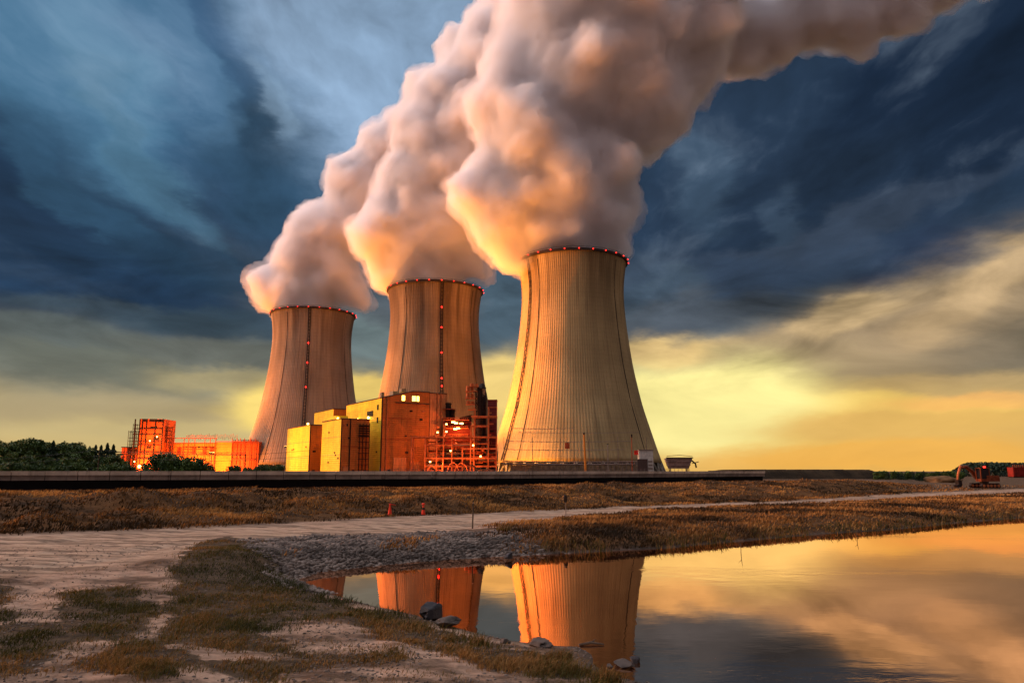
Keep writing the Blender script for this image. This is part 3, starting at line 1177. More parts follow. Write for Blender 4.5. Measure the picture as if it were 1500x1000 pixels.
rock(632, 899, 0.08, (0.34, 0.28, 0.17), 'big black boulder at the water edge, tallest of the shore rocks', M_rock_dark, 1)
rock(655, 913, 0.08, (0.36, 0.26, 0.09), 'grey brown stone lying just below the black boulder', M_rock_pale, 2)
rock(790, 945, 0.05, (0.30, 0.18, 0.09), 'pale rounded stone in the dark weeds on the shore', M_rock_pale, 3)
rock(914, 975, 0.0, (0.22, 0.16, 0.07), 'flat pale stone standing alone in the shallow water', M_rock_pale, 4)
rock(931, 969, 0.0, (0.11, 0.09, 0.08), 'small dark stone beside the flat stone in the water', M_rock_dark, 5)
rock(893, 976, 0.0, (0.09, 0.07, 0.035), 'smallest pale stone in the shallow water', M_rock_pale, 6)
rock(740, 941, 0.05, (0.12, 0.1, 0.06), 'small grey stone at the shore left of the rounded stone', M_rock_pale, 7)
rock(950, 1003, 0.0, (0.1, 0.08, 0.04), 'small pale stone at the bottom edge by the grass tuft', M_rock_pale, 8)
rock(745, 816, 0.1, (0.22, 0.18, 0.12), 'dark stone on the gravel bank across the pond', M_rock_dark, 9)
# drift sticks lying in the shallows
M_wood = simple_mat('weathered_wood', (0.10, 0.07, 0.05), 0.85, var=0.4, scale=6)
for i, (x0, y0, x1, y1, lab) in enumerate(((848, 944, 885, 943, 'pale stick lying in the shallows below the tower reflection'),)):
    a, b2 = at_z(x0, y0, 0.015), at_z(x1, y1, 0.015)
    mb = MB()
    mid = (a + b2) / 2 + Vector((0, 0.06, 0.02))
    mb.tube([a, mid, b2], [0.02, 0.026, 0.012], 6)
    mb.tube([mid, mid + (b2 - a) * 0.2 + Vector((0, 0.12, 0.03))], [0.015, 0.006], 5)
    tag(mb.build('driftwood', M_wood), lab, 'driftwood')

# ================================================================ power station hall
GZ = 1.3                                        # ground level round the plant


def sheet_mat(name, col, pitch=1.2, rough=0.45, dirt=(0.12, 0.05, 0.015), horiz=True):
    """profiled metal cladding: sheet ribs, panel joints, streaks of grime"""
    m, t, p = material(name)
    g = t.new('ShaderNodeTexCoord').outputs['Object']
    s = t.new('ShaderNodeSeparateXYZ')
    t.l.new(g, s.inputs[0])
    z = s.outputs[2]
    hx = t.math('ADD', t.math('MULTIPLY', s.outputs[0], 0.85), t.math('MULTIPLY', s.outputs[1], 0.9))
    rib = t.math('ABSOLUTE', t.math('SINE', t.math('MULTIPLY', z if horiz else hx, math.pi / pitch)))
    jn = t.math('ABSOLUTE', t.math('SINE', t.math('MULTIPLY', hx if horiz else z, math.pi / 6.5)))
    n = t.noise(g, 0.12, 5, 0.6)
    n2 = t.noise(t.mapping(g, scale=(1, 1, 0.08)), 0.9, 5, 0.65)
    c = t.mix(t.rng(n.outputs['Fac'], 0.3, 0.7), tuple(col) + (1,), tuple(x * 0.74 for x in col) + (1,))
    c = t.mix(t.rng(n2.outputs['Fac'], 0.5, 0.8, 0, 0.6), c, dirt + (1,))
    k = t.math('MULTIPLY', t.rng(rib, 0.0, 0.22, 0.62, 1.0), t.rng(jn, 0.0, 0.06, 0.6, 1.0))
    kc = t.new('ShaderNodeCombineXYZ')
    for i in range(3):
        t.l.new(k, kc.inputs[i])
    c = t.mix(1.0, c, kc.outputs[0], 'MULTIPLY')
    t.l.new(c, p.inputs['Base Color'])
    p.inputs['Roughness'].default_value = rough
    p.inputs['Specular IOR Level'].default_value = 0.1
    b = t.new('ShaderNodeBump')
    b.inputs['Strength'].default_value = 0.35
    b.inputs['Distance'].default_value = 0.3
    t.l.new(rib, b.inputs['Height'])
    t.l.new(b.outputs[0], p.inputs['Normal'])
    return m


M_clad_lit = sheet_mat('lit_cladding', (0.88, 0.60, 0.035), dirt=(0.35, 0.15, 0.02))  # sunlit tone of the hall walls, light put into the colour
M_clad_shade = sheet_mat('shaded_cladding', (0.62, 0.17, 0.035), dirt=(0.1, 0.03, 0.01))  # shaded tone for the fronts of the same walls, put into the colour
M_clad3 = sheet_mat('terracotta_cladding', (0.72, 0.27, 0.10), horiz=False, pitch=2.2, dirt=(0.12, 0.04, 0.02))
M_roof = simple_mat('roof_felt', (0.10, 0.055, 0.035), 0.9, scale=0.3)
M_dark = simple_mat('dark_steel', (0.035, 0.022, 0.018), 0.6, var=0.4)
M_glass = simple_mat('dark_glass', (0.03, 0.02, 0.02), 0.15)
M_redst = simple_mat('red_oxide_steel', (0.50, 0.085, 0.03), 0.55, var=0.45, scale=0.4)
M_redst2 = simple_mat('faded_red_steel', (0.62, 0.17, 0.06), 0.6, var=0.45, scale=0.5)
M_maroon = sheet_mat('maroon_cladding', (0.20, 0.035, 0.03), dirt=(0.04, 0.01, 0.01), pitch=2.0)
M_lampw = glow_mat('warm_lamp', (1.0, 0.55, 0.12), 9.0)
M_winlit = glow_mat('lit_window', (1.0, 0.52, 0.08), 4.0)
M_grey = simple_mat('galvanised_steel', (0.28, 0.2, 0.16), 0.5, var=0.4)
M_white = simple_mat('white_panel', (0.62, 0.55, 0.48), 0.6, var=0.25, scale=0.6)

DU = Vector((0.853, 0.522, 0))                  # along the fronts (towards the right and away)
DV = Vector((-0.522, 0.853, 0))                 # along the sunlit sides (to the left and away)


def quad(c, lf, ls):                            # footprint from the corner nearest the viewer
    c = Vector((c[0], c[1], 0))
    return [c, c + DU * lf, c + DU * lf + DV * ls, c + DV * ls]


def hall_block(name, parent, c, lf, ls, z1, mat=None, z0=GZ, front=None):
    """walls with a low parapet and a recessed roof; the front can carry the shade-toned cladding"""
    mb = MB()
    q = quad(c, lf, ls)
    tops = z1 if isinstance(z1, (list, tuple)) else [z1] * 4
    mb.prism([(p.x, p.y) for p in q], z0, tops)
    o = mb.build(name, mat or M_clad_lit, parent)
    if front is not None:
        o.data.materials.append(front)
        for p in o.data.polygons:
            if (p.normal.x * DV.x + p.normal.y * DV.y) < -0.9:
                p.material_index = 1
    mb = MB()
    for i in range(4):                          # coping
        a, b = q[i], q[(i + 1) % 4]
        ta, tb = tops[i], tops[(i + 1) % 4]
        mb.tube([(a.x, a.y, ta + 0.05), (b.x, b.y, tb + 0.05)], 0.35, 4)
    mb.build('coping', M_roof, o)
    return o


def on_front(c, s, z, off=0.0):                 # a point on a front wall, s metres from the corner
    p = Vector((c[0], c[1], 0)) + DU * s - DV * off
    return Vector((p.x, p.y, z))


def on_side(c, s, z, off=0.0):
    p = Vector((c[0], c[1], 0)) + DV * s - DU * off
    return Vector((p.x, p.y, z))


def panel(mb, p0, d, w, h, thick, nrm, mi=0):
    """upright slab: starts at p0, runs w along d, h upwards, thick towards nrm"""
    a, b = p0, p0 + d * w
    c2, e = b + nrm * thick, a + nrm * thick
    vs = [a, b, c2, e] + [q + Vector((0, 0, h)) for q in (a, b, c2, e)]
    mb.add(vs, [(0, 3, 2, 1), (4, 5, 6, 7), (0, 1, 5, 4), (1, 2, 6, 5), (2, 3, 7, 6), (3, 0, 4, 7)], mi)


hall = empty('turbine_hall', (-74.7, 430, 0))
tag(hall, 'large ochre clad power station hall stepping up to a gabled roof', 'power station')
HC = (0.0, 0.0)


def rel(x, y):                                  # everything of the hall is placed relative to its nearest corner
    return (x + 74.7, y - 430)


# gabled main block, built in two runs so that the roof planes are true
C0 = rel(-74.7, 430)
main1 = hall_block('main_block', hall, C0, 19.5, 60, [44.6, 49.3, 49.3, 44.6], front=M_clad_shade)
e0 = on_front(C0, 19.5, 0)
main2 = hall_block('main_block', hall, (e0.x + 0.003, e0.y), 10.8, 60, 49.3, front=M_clad_shade)
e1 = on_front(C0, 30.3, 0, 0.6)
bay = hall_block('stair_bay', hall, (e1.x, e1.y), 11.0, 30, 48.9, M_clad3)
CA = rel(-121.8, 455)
blkA = hall_block('low_block', hall, CA, 8.2, 50, 30.6, front=M_clad_shade)
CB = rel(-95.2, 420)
blkB = hall_block('middle_block', hall, CB, 16.7, 34, 31.9, front=M_clad_shade)
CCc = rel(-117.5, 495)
blkC = hall_block('rear_block', hall, CCc, 9.0, 42, 43.6, front=M_clad_shade)
# low white lit roof strip between the blocks
mb = MB()
pt = on_front(CB, 1.5, 31.9)
mb.prism([(p.x, p.y) for p in quad((on_side(CB, 9, 0).x, on_side(CB, 9, 0).y), 7, 20)], 31.9, 34.2)
mb.build('roof_cabin', M_clad_lit, hall)
# windows on the sunlit side of the main block
for s, z, w, h in ((13, 34.8, 9.0, 3.2), (4.5, 38.0, 1.6, 3.0), (4.5, 30.5, 1.6, 3.2)):
    fr = MB()
    panel(fr, on_side(C0, s, z, 0.0), DV, w, h, 0.35, -DU)
    f = fr.build('window', M_dark, hall)
    gl_ = MB()
    k = max(1, int(w / 1.6))
    for i in range(k):
        panel(gl_, on_side(C0, s + 0.25 + i * (w - 0.3) / k, z + 0.3, 0.36), DV, (w - 0.3) / k - 0.3, h - 0.6, 0.05, -DU)
    gl_.build('pane', M_glass, f)
# lit windows of the gable and lamps on the side roof
for s, w in ((12.3, 1.9), (18.8, 2.2), (21.6, 1.6)):
    fr = MB()
    panel(fr, on_front(C0, s - 0.3, 43.2, 0.0), DU, w + 0.6, 3.6, 0.3, -DV)
    f = fr.build('window', M_dark, hall)
    gl_ = MB()
    panel(gl_, on_front(C0, s, 43.5, 0.31), DU, w, 3.0, 0.05, -DV)
    gl_.build('lit_pane', M_winlit, f)
# dark band under the gable
mb = MB()
panel(mb, on_front(C0, 8.5, 41.9, 0.0), DU, 21.5, 0.5, 0.4, -DV)
mb.build('ledge', M_roof, hall)
# down pipes and expansion joints
for c_, s, z1 in ((C0, 3.3, 44.8), (C0, 0.4, 44.4), (e1, 4.3, 48.9), (e1, 6.9, 48.9), (CB, 0.3, 31.9), (CA, 0.3, 30.6), (CB, 5.4, 31.9)):
    mb = MB()
    mb.tube([on_front(c_, s, GZ, 0.35), on_front(c_, s, z1, 0.35)], 0.3, 6)
    mb.build('drain_pipe', M_redst2 if s in (3.3, 4.3, 6.9) else M_dark, hall)
# stair tower in steel on the front of the middle block
st = MB()
for s in (10.5, 12.4, 14.4, 16.3):
    st.tube([on_front(CB, s, GZ, 1.4), on_front(CB, s, 29.5, 1.4)], 0.22, 5)
for k in range(9):
    z = 3.5 + k * 3.1
    panel(st, on_front(CB, 10.3, z, 0.1), DU, 6.2, 0.25, 1.6, -DV)
st.build('steel_stair', M_dark, hall)
lv = MB()
for k in range(6):
    z = 30.2 + k * 0.0
for k in range(5):
    panel(lv, on_front(CB, 10.4, 22.5 + k * 1.3, 0.05), DU, 5.9, 0.6, 0.5, -DV)
lv.build('louvre', M_dark, hall)
# big sliding doors in the gable front
dr_ = MB()
panel(dr_, on_front(C0, 8, GZ, 0.0), DU, 8.0, 9.5, 0.35, -DV)
dr_.build('sliding_door', M_clad3, hall)
for s, off in ((2.0, 1.2), (6.5, 1.2)):
    mb = MB()
    p_ = on_side(C0, 10 + s * 4, 34.2, 0.9)
    mb.ico((p_.x, p_.y, p_.z), 0.7, 2)
    mb.build('lamp', M_lampw, hall, smooth=True)
for c_, s, z in ((CB, 9.0, 32.6), (CA, 8.0, 31.6)):
    mb = MB()
    p_ = on_side(c_, s, z, -1.0)
    mb.ico((p_.x, p_.y, p_.z), 0.6, 2)
    mb.build('lamp', M_lampw, hall, smooth=True)
# doors, vents, small cabinets along the foot of the walls
for c_, s0, w, h, z in ((CA, 2.5, 1.6, 2.6, GZ), (CB, 2.0, 3.4, 4.2, GZ), (CB, 7.2, 1.4, 2.6, GZ), (C0, 4.6, 1.5, 2.7, GZ), (C0, 18.5, 6.0, 7.0, GZ), (C0, 26.5, 1.5, 2.7, GZ), (e1, 1.2, 2.2, 3.4, GZ)):
    mb = MB()
    panel(mb, on_front(c_, s0, z, 0.0), DU, w, h, 0.22, -DV)
    d_ = mb.build('door', M_dark if w < 3 else M_clad3, hall)
    mb = MB()
    panel(mb, on_front(c_, s0 - 0.25, z + h, 0.0), DU, w + 0.5, 0.3, 0.5, -DV)
    mb.build('lintel', M_redst2, d_)
rv = random.Random(12)
for k in range(16):
    c_, L_, zt = rv.choice(((C0, 28, 38), (CB, 9, 28), (CA, 7, 27), (e1, 9, 44)))
    s0, z = rv.uniform(0.8, L_ - 2), rv.uniform(7, zt)
    mb = MB()
    w, h = rv.choice(((1.2, 0.8), (0.8, 1.2), (1.8, 1.0)))
    panel(mb, on_front(c_, s0, z, 0.0), DU, w, h, 0.25, -DV)
    mb.build('vent', M_dark if k % 2 else M_redst2, hall)
for k in range(12):
    c_, L_, zt = rv.choice(((C0, 50, 36), (CB, 30, 28), (CA, 46, 27)))
    s0, z = rv.uniform(1, L_ - 2), rv.uniform(5, zt)
    mb = MB()
    panel(mb, on_side(c_, s0, z, 0.0), DV, 1.6, 0.9, 0.25, -DU)
    mb.build('vent', M_roof, hall)
for c_, L_, z in ((C0, 19.3, 21.0), (C0, 19.3, 33.0), (CB, 10.0, 16.5)):
    mb = MB()
    panel(mb, on_front(c_, 0.1, z, 0.0), DU, L_, 0.28, 0.16, -DV)
    mb.build('sheet_joint', M_redst, hall)
for c_, L_, z in ((CA, 49, 11.0), (CA, 49, 20.5), (CB, 33, 12.0), (CB, 33, 22.0)):
    mb = MB()
    panel(mb, on_side(c_, 0.1, z, 0.0), DV, L_, 0.22, 0.12, -DU)
    mb.build('sheet_joint', M_clad3, hall)
# roof gear
mb = MB()
for s, d, w, h in ((3, 10, 3, 1.8), (6, 30, 4, 2.2), (4, 45, 2, 3)):
    q = Vector((C0[0], C0[1], 0)) + DU * (s + 14) + DV * d
    mb.cbox((q.x, q.y, 49.6 + h / 2), (w, w * 1.4, h), rz=0.55)
mb.build('roof_vent', M_grey, hall)
mb = MB()
q = on_front(e1, 4.0, 49.0, -3)
mb.tube([q, q + Vector((0, 0, 4.5))], 0.12, 5)
mb.build('aerial', M_grey, hall)


def spot(parent, loc, target, watts, col, size, blend=0.6, rad=1.5):
    d = D2.lights.new('lamp_light', 'SPOT')
    d.energy = watts
    d.color = col
    d.spot_size = R(size)
    d.spot_blend = blend
    d.shadow_soft_size = rad
    o = D2.objects.new('lamp_light', d)
    COL.objects.link(o)
    o.location = loc
    v = Vector(target) - Vector(loc)
    o.rotation_euler = v.to_track_quat('-Z', 'Y').to_euler()
    return o


def point(loc, watts, col, rad=0.8):
    d = D2.lights.new('lamp_light', 'POINT')
    d.energy = watts
    d.color = col
    d.shadow_soft_size = rad
    o = D2.objects.new('lamp_light', d)
    COL.objects.link(o)
    o.location = loc
    return o


ORANGE = (1.0, 0.29, 0.03)


def added_flood_mast(x, y, h, label, target, watts, size=70):
    t = empty('added_light_mast', (x, y, GZ - 0.2))
    tag(t, label, 'added floodlight', 'light masts added round the plant')
    mb = MB()
    mb.tube([(0, 0, 0), (0, 0, h)], [0.45, 0.22], 8)
    mb.build('pole', M_grey, t)
    mb = MB()
    mb.cbox((0, 0, h + 0.3), (3.4, 0.4, 0.3))
    mb.build('cross_arm', M_grey, t)
    for s in (-1.2, 0, 1.2):
        mb = MB()
        mb.cbox((s, 0, h + 1.0), (0.9, 0.7, 0.9))
        hd = mb.build('lamp_head', M_dark, t)
        mb = MB()
        mb.cbox((s + 0.1, 0, h + 1.48), (0.75, 0.6, 0.06))
        mb.build('lens', M_lampw, hd)
    spot(None, (x, y, GZ + h + 1.8), target, watts, ORANGE, size, 0.9)


ADDED_FLOODS = True  # masts added to throw orange light on plumes, towers and hall
if ADDED_FLOODS:
    added_flood_mast(-64, 502, 14, 'added floodlight mast between the hall and the nearest cooling tower', (-4, 515, 88), 1250000, 98)
    added_flood_mast(-178, 598, 20, 'added floodlight mast left of the middle cooling tower', (-120, 606, 92), 1150000, 102)
    added_flood_mast(-306, 698, 16, 'added floodlight mast left of the farthest cooling tower', (-248, 706, 88), 1200000, 104)
    added_flood_mast(-186, 470, 12, 'added floodlight mast on the open ground left of the ochre hall', (-100, 455, 22), 190000, 100)

for lx, ly, lab, w_ in ((-30, 474, 'added low warm lamp at the left foot of the nearest cooling tower', 70000), (6, 462, 'added low warm lamp before the screen wall of the nearest cooling tower', 26000)):
    t = empty('added_yard_lamp', (lx, ly, GZ - 0.1))  # lamps added to warm the foot of the nearest tower
    tag(t, lab, 'added lamp', 'lamps added in the yard')
    mb = MB()
    mb.tube([(0, 0, 0), (0, 0, 3.6)], [0.14, 0.09], 8)
    mb.build('pole', M_grey, t)
    mb = MB()
    mb.ico((0, 0, 3.8), 0.34, 2)
    mb.build('globe', M_lampw, t, smooth=True)
    d = D2.lights.new('lamp_light', 'POINT')
    d.energy = w_
    d.color = (1.0, 0.40, 0.06)
    d.shadow_soft_size = 0.5
    o = D2.objects.new('lamp_light', d)
    COL.objects.link(o)
    o.location = (lx, ly, GZ + 4.6)

# ================================================================ pipe rack, boiler house, stacks on the right of the hall
def X_at(px, y):
    return (px - 750) / F * y * CP


def Z_at(px, py, y):
    return at_y(px, py, y).z


YR = 424.0
rack = empty('pipe_rack', (X_at(600, YR), YR, 0))
tag(rack, 'tall red steel pipe rack with bays of pipework in front of the boiler house', 'pipe rack')
rx0 = X_at(600, YR)
for px, py in ((602, 640), (622, 640), (639, 637), (649, 621), (661.5, 638), (677, 655), (689, 624), (694, 596), (715, 596), (727, 640)):
    x = X_at(px, YR) - rx0
    z = Z_at(px, py, YR)
    mb = MB()
    for dy in (0, 9):
        mb.cbox((x, dy, (z + GZ) / 2), (0.65, 0.65, z - GZ))
    for k in range(int((z - 4) / 5)):
        mb.cbox((x, 4.5, 5 + k * 5), (0.3, 9, 0.3))
    mb.build('column', M_redst2, rack)
for x0, x1, py in ((600, 728, 640), (622, 728, 671), (677, 728, 657), (689, 716, 624), (622, 662, 652), (622, 728, 683), (689, 728, 610)):
    z = Z_at(650, py, YR)
    mb = MB()
    for dy in (0.0, 9.0):
        mb.cbox(((X_at(x0, YR) + X_at(x1, YR)) / 2 - rx0, dy, z), (X_at(x1, YR) - X_at(x0, YR), 0.45, 0.55))
    mb.cbox(((X_at(x0, YR) + X_at(x1, YR)) / 2 - rx0, 4.5, z + 0.5), (X_at(x1, YR) - X_at(x0, YR), 8, 0.15))
    mb.build('beam', M_redst2, rack)
rp = random.Random(5)
for k in range(64):
    z = rp.uniform(2.5, 20)
    xa = rp.uniform(9, 38)
    xb = min(xa + rp.uniform(5, 22), 48.5)
    yy = rp.uniform(1.0, 8.0)
    r_p = rp.choice((0.18, 0.25, 0.4, 0.55))
    pts = [(xa, yy, z), (xb, yy, z)]
    dz = rp.uniform(-6, 6)
    if rp.random() < 0.7 and GZ + 1 < z + dz < 22:
        pts.append((xb, yy, z + dz))
        if rp.random() < 0.5:
            pts.append((min(xb + 5, 49), yy, z + dz))
    mb = MB()
    for a, b2 in zip(pts, pts[1:]):
        mb.tube([a, b2], r_p, 7)
    for q in pts[1:-1]:
        mb.ico(q, r_p * 1.15, 1)
    mb.build('pipe', rp.choice((M_redst2, M_redst, M_grey, M_dark)), rack)
for k in range(9):                               # tanks and exchangers on the decks
    xa = rp.uniform(10, 44)
    z = rp.choice((4.5, 10.2, 15.5))
    mb = MB()
    if rp.random() < 0.5:
        mb.tube([(xa, 4, z), (xa + rp.uniform(3, 5), 4, z)], 1.2, 12)
    else:
        mb.tube([(xa, 5, z - 1.5), (xa, 5, z + 2.4)], 1.1, 12)
    mb.build('vessel', rp.choice((M_redst2, M_grey, M_redst)), rack, smooth=False)
# looping ducts at the foot
for px, w, h in ((664, 3.2, 6.5), (676, 3.6, 6.2), (690, 4.2, 5.2), (702, 3.0, 3.6), (712, 2.6, 3.2), (633, 2.6, 4.6)):
    x = X_at(px, YR) - rx0
    mb = MB()
    mb.tube([(x + w * math.cos(a), -2.5, GZ - 0.1 + h * math.sin(a)) for a in [math.pi * i / 14 for i in range(15)]], 0.28, 6)
    mb.build('pipe_loop', M_redst2 if px < 690 else M_dark, rack)
for px, py in ((654, 621), (654, 632), (664, 618), (668, 619.5), (671, 627), (676, 620), (667, 628), (641, 633), (693, 652), (660, 660), (704, 668), (630, 676)):
    q = at_y(px, py, YR - 0.8)
    mb = MB()
    mb.cbox((q.x - rx0, q.y - YR, q.z), (1.9 if 660 < px < 680 else 0.8, 0.5, 0.7))
    mb.build('lamp', M_lampw, rack)

boil = empty('boiler_house', (X_at(655, 446), 446, 0))
bx = X_at(655, 446)
tag(boil, 'low dark red boiler house with lit platforms behind the pipe rack', 'boiler house')
def zz(py, y=446):
    return Z_at(650, py, y)
mb = MB()
mb.box((X_at(648, 446) - bx, 0, GZ), (X_at(690, 446) - bx, 26, zz(617)))
mb.build('wall', M_maroon, boil)
for py in (640, 628, 616):
    mb = MB()
    mb.box((X_at(649, 440) - bx, -5, zz(py)), (X_at(686, 440) - bx, -0.05, zz(py) + 0.35))
    for k in range(12):
        x = X_at(649, 440) - bx + k * 1.25
        mb.cbox((x, -4.9, zz(py) + 0.9), (0.1, 0.1, 1.1))
    mb.box((X_at(649, 440) - bx, -5, zz(py) + 1.4), (X_at(686, 440) - bx, -4.9, zz(py) + 1.5))
    mb.build('platform', M_redst2, boil)
mb = MB()
mb.prism([(X_at(672, 446) - bx, 1), (X_at(690, 446) - bx, 1), (X_at(690, 446) - bx, 20), (X_at(672, 446) - bx, 20)], zz(617) + 0.02, [zz(611), zz(607), zz(607), zz(611)])
mb.build('pent_roof', M_dark, boil)

stk = empty('exhaust_stack', (X_at(655, 452), 452, 0))
tag(stk, 'short sooty exhaust stack rising beside the hall', 'stack')
mb = MB()
for dx, top, r in ((0, 590, 1.9), (3.0, 600, 1.2), (-2.2, 577, 1.0)):
    z1 = Z_at(655, top, 452)
    mb.tube([(dx, 0, GZ), (dx, 0, z1)], r, 14)
    mb.tube([(dx, 0, z1 - 1.0), (dx, 0, z1 - 0.4)], r + 0.3, 14)
mb.build('flue', M_dark, stk)
mb = MB()
for py in (600, 613, 630):
    z = Z_at(655, py, 452)
    mb.tube([(0.3, 0, z), (0.3, 0, z + 0.4)], 4.2, 12)
mb.build('gallery', M_redst, stk)

# tall platformed tower with conveyor heads
tw = empty('preheater_tower', (X_at(703, 440), 440, 0))
tag(tw, 'tall sooty steel tower with rusty platforms jutting to its left', 'process tower')
tx0 = X_at(703, 440)
def T(px):
    return X_at(px, 440) - tx0
def TZ(py):
    return Z_at(703, py, 440)
mb = MB()
for dx in (T(696), T(703), T(711)):
    for dy in (0, 7):
        mb.cbox((dx, dy, (TZ(574) + GZ) / 2), (0.6, 0.6, TZ(574) - GZ))
for k in range(11):
    z = GZ + 3 + k * 4.2
    if z < TZ(576):
        for dy in (0, 7):
            mb.cbox((T(703.5), dy, z), (T(711) - T(696), 0.35, 0.35))
            a, b2 = (T(696), dy, z), (T(711), dy, z + 4.2)
            mb.tube([a, b2] if k % 2 else [(b2[0], dy, z), (a[0], dy, z + 4.2)], 0.16, 4)
mb.build('steel_frame', M_dark, tw)
mb = MB()
mb.tube([(T(702), 3.5, GZ), (T(702), 3.5, TZ(566))], [2.0, 1.5], 14)
mb.tube([(T(707), 3.2, GZ), (T(707), 3.2, TZ(580))], 1.3, 12)
mb.tube([(T(705), 3.5, TZ(568)), (T(705), 3.5, TZ(560.5))], [2.6, 1.0], 12)
mb.build('riser_duct', M_dark, tw)
for py, x0, x1, h in ((592, 681, 697, 2.2), (583, 680, 697, 3.2), (573, 680, 698, 3.4), (566, 686, 700, 2.2), (600, 684, 697, 1.4)):
    mb = MB()
    mb.box((T(x0), 1, TZ(py)), (T(x1), 6, TZ(py) + 0.4))
    for k in range(5):
        xx = T(x0) + 0.4 + k * (T(x1) - T(x0) - 1) / 4
        mb.cbox((xx, 1.2, TZ(py) + 0.8), (0.12, 0.12, 1.2))
    mb.box((T(x0), 1, TZ(py) + 1.3), (T(x1), 1.12, TZ(py) + 1.42))
    fl_ = mb.build('platform', M_redst2, tw)
    mb = MB()
    if h > 1.5:
        mb.tube([(T(x0) + 1.4, 3.5, TZ(py) + 0.4), (T(x0) + 1.4, 3.5, TZ(py) + h)], 1.1, 10)
        mb.tube([(T(x0) + 4.0, 3.5, TZ(py) + 0.4), (T(x0) + 4.0, 3.5, TZ(py) + h * 0.9)], 0.9, 10)
        mb.build('drum', M_redst2, fl_)

mh = empty('elevator_house', (X_at(714, 436), 436, 0))
tag(mh, 'narrow dark maroon elevator house next to the nearest cooling tower', 'elevator house')
mb = MB()
mb.box((0, 0, GZ), (X_at(727.5, 436) - X_at(714, 436), 12, Z_at(714, 586, 436)))
mb.build('wall', M_maroon, mh)
mb = MB()
w_ = X_at(727.5, 436) - X_at(714, 436)
for z in (Z_at(714, 586, 436), Z_at(714, 597, 436), Z_at(714, 640, 436)):
    mb.box((-0.2, -0.3, z), (w_ + 0.2, 12.3, z + 0.4))
mb.build('cornice', M_redst2, mh)
for k in range(9):
    z = Z_at(714, 640, 436) + 0.9 + k * 2.1
    if z < Z_at(714, 600, 436) - 1:
        mb = MB()
        mb.box((0.7 + (k % 3) * 0.5, -0.12, z), (2.2 + (k % 2) * 1.2, -0.02, z + 0.8))
        mb.build('window', M_dark if k % 3 else M_redst2, mh)

# warm lamps that light the yard of the plant
point((X_at(668, 430), 436, 24), 6600, (1.0, 0.25, 0.05))
point((X_at(640, 414), 412, 6), 6600, (1.0, 0.25, 0.05))
point((X_at(690, 416), 413, 9), 5500, (1.0, 0.28, 0.06))

# ================================================================ red works behind the trees on the left
YL = 650.0
def XL(px):
    return X_at(px, YL)
def ZL(py):
    return Z_at(250, py, YL)


M_wred = sheet_mat('red_works_cladding', (0.66, 0.13, 0.035), pitch=2.4, dirt=(0.15, 0.03, 0.01))
M_wor = sheet_mat('orange_works_cladding', (0.80, 0.30, 0.05), pitch=2.4, dirt=(0.3, 0.07, 0.02))
works = empty('red_works', (XL(216), YL, 0))
tag(works, 'red works tower with scaffolding on both flanks, behind the trees', 'factory tower')
ox = XL(216)
mb = MB()
mb.prism([(XL(195.5) - ox, 4), (XL(203) - ox, -4), (XL(237) - ox, -4), (XL(237) - ox, 20), (XL(195.5) - ox, 20)], GZ, [ZL(616), ZL(613.5), ZL(614), ZL(614), ZL(616)])
mb.build('wall', M_wred, works)
mb = MB()
for px in (196, 203, 207, 213, 226, 237):
    mb.cbox((XL(px) - ox, -4.6, (ZL(614) + GZ) / 2), (0.8, 0.8, ZL(614) - GZ))
for py in (628, 636, 646.5, 651, 662, 671):
    mb.cbox((XL(216) - ox, -4.6, ZL(py)), (XL(238) - XL(195), 0.6, 0.8))
mb.build('steel_frame', M_dark, works)
for x0, x1, ys in ((183, 195, (632, 641, 646, 651, 657)), (189, 195, (622, 632)), (237, 246, (626, 631, 637, 642, 648))):
    mb = MB()
    for py in ys:
        mb.cbox(((XL(x0) + XL(x1)) / 2 - ox, 2, ZL(py)), (XL(x1) - XL(x0), 3, 0.3))
    k = x0
    while k <= x1:
        mb.cbox((XL(k) - ox, 0.6, (ZL(ys[0]) + GZ) / 2 + 1), (0.3, 0.3, ZL(ys[0]) - GZ))
        mb.cbox((XL(k) - ox, 3.4, (ZL(ys[0]) + GZ) / 2 + 1), (0.3, 0.3, ZL(ys[0]) - GZ))
        k += 4.0
    mb.build('scaffold', M_dark, works)
for px, py, w, h in ((207, 618, 4, 2.4), (216, 618, 5, 2.4), (226, 618.5, 4, 2.2), (231, 618.5, 4, 2.2), (218, 628, 6, 2), (224, 645, 5, 3), (215, 657, 4, 2.5)):
    mb = MB()
    mb.box((XL(px) - ox, -4.25, ZL(py)), (XL(px) - ox + w, -4.03, ZL(py) + h))
    mb.build('window', M_dark, works)
for px, py in ((210, 683), (222, 646), (202, 676), (225, 676), (232, 640)):
    mb = MB()
    mb.ico((XL(px) - ox, -7.5, ZL(py)), 1.3 if py == 683 else 0.5, 2)
    mb.build('lamp', M_lampw, works, smooth=True)
long_ = empty('long_workshop', (XL(243), YL + 8, 0))
ox2 = XL(243)
tag(long_, 'long orange works hall between the red tower and the far cooling tower', 'works hall')
mb = MB()
mb.box((XL(243) - ox2, 2, GZ), (XL(308) - ox2, 24, ZL(648)))
mb.build('wall', M_wor, long_)
mb = MB()
mb.box((XL(308) - ox2 + 0.003, 0, GZ), (XL(333) - ox2, 24, ZL(647)))
mb.build('wall', M_wor, long_)
mb = MB()
mb.box((XL(333) - ox2 + 0.003, 1, GZ), (XL(372) - ox2, 24, ZL(646)))
mb.build('wall', M_wred, long_)
mb = MB()
for px in (243, 246, 261, 268, 277, 292, 300, 308, 333, 340, 345, 351, 360, 367):
    mb.cbox((XL(px) - ox2, -0.6, (ZL(641) + GZ) / 2), (0.5, 0.5, ZL(641) - GZ))
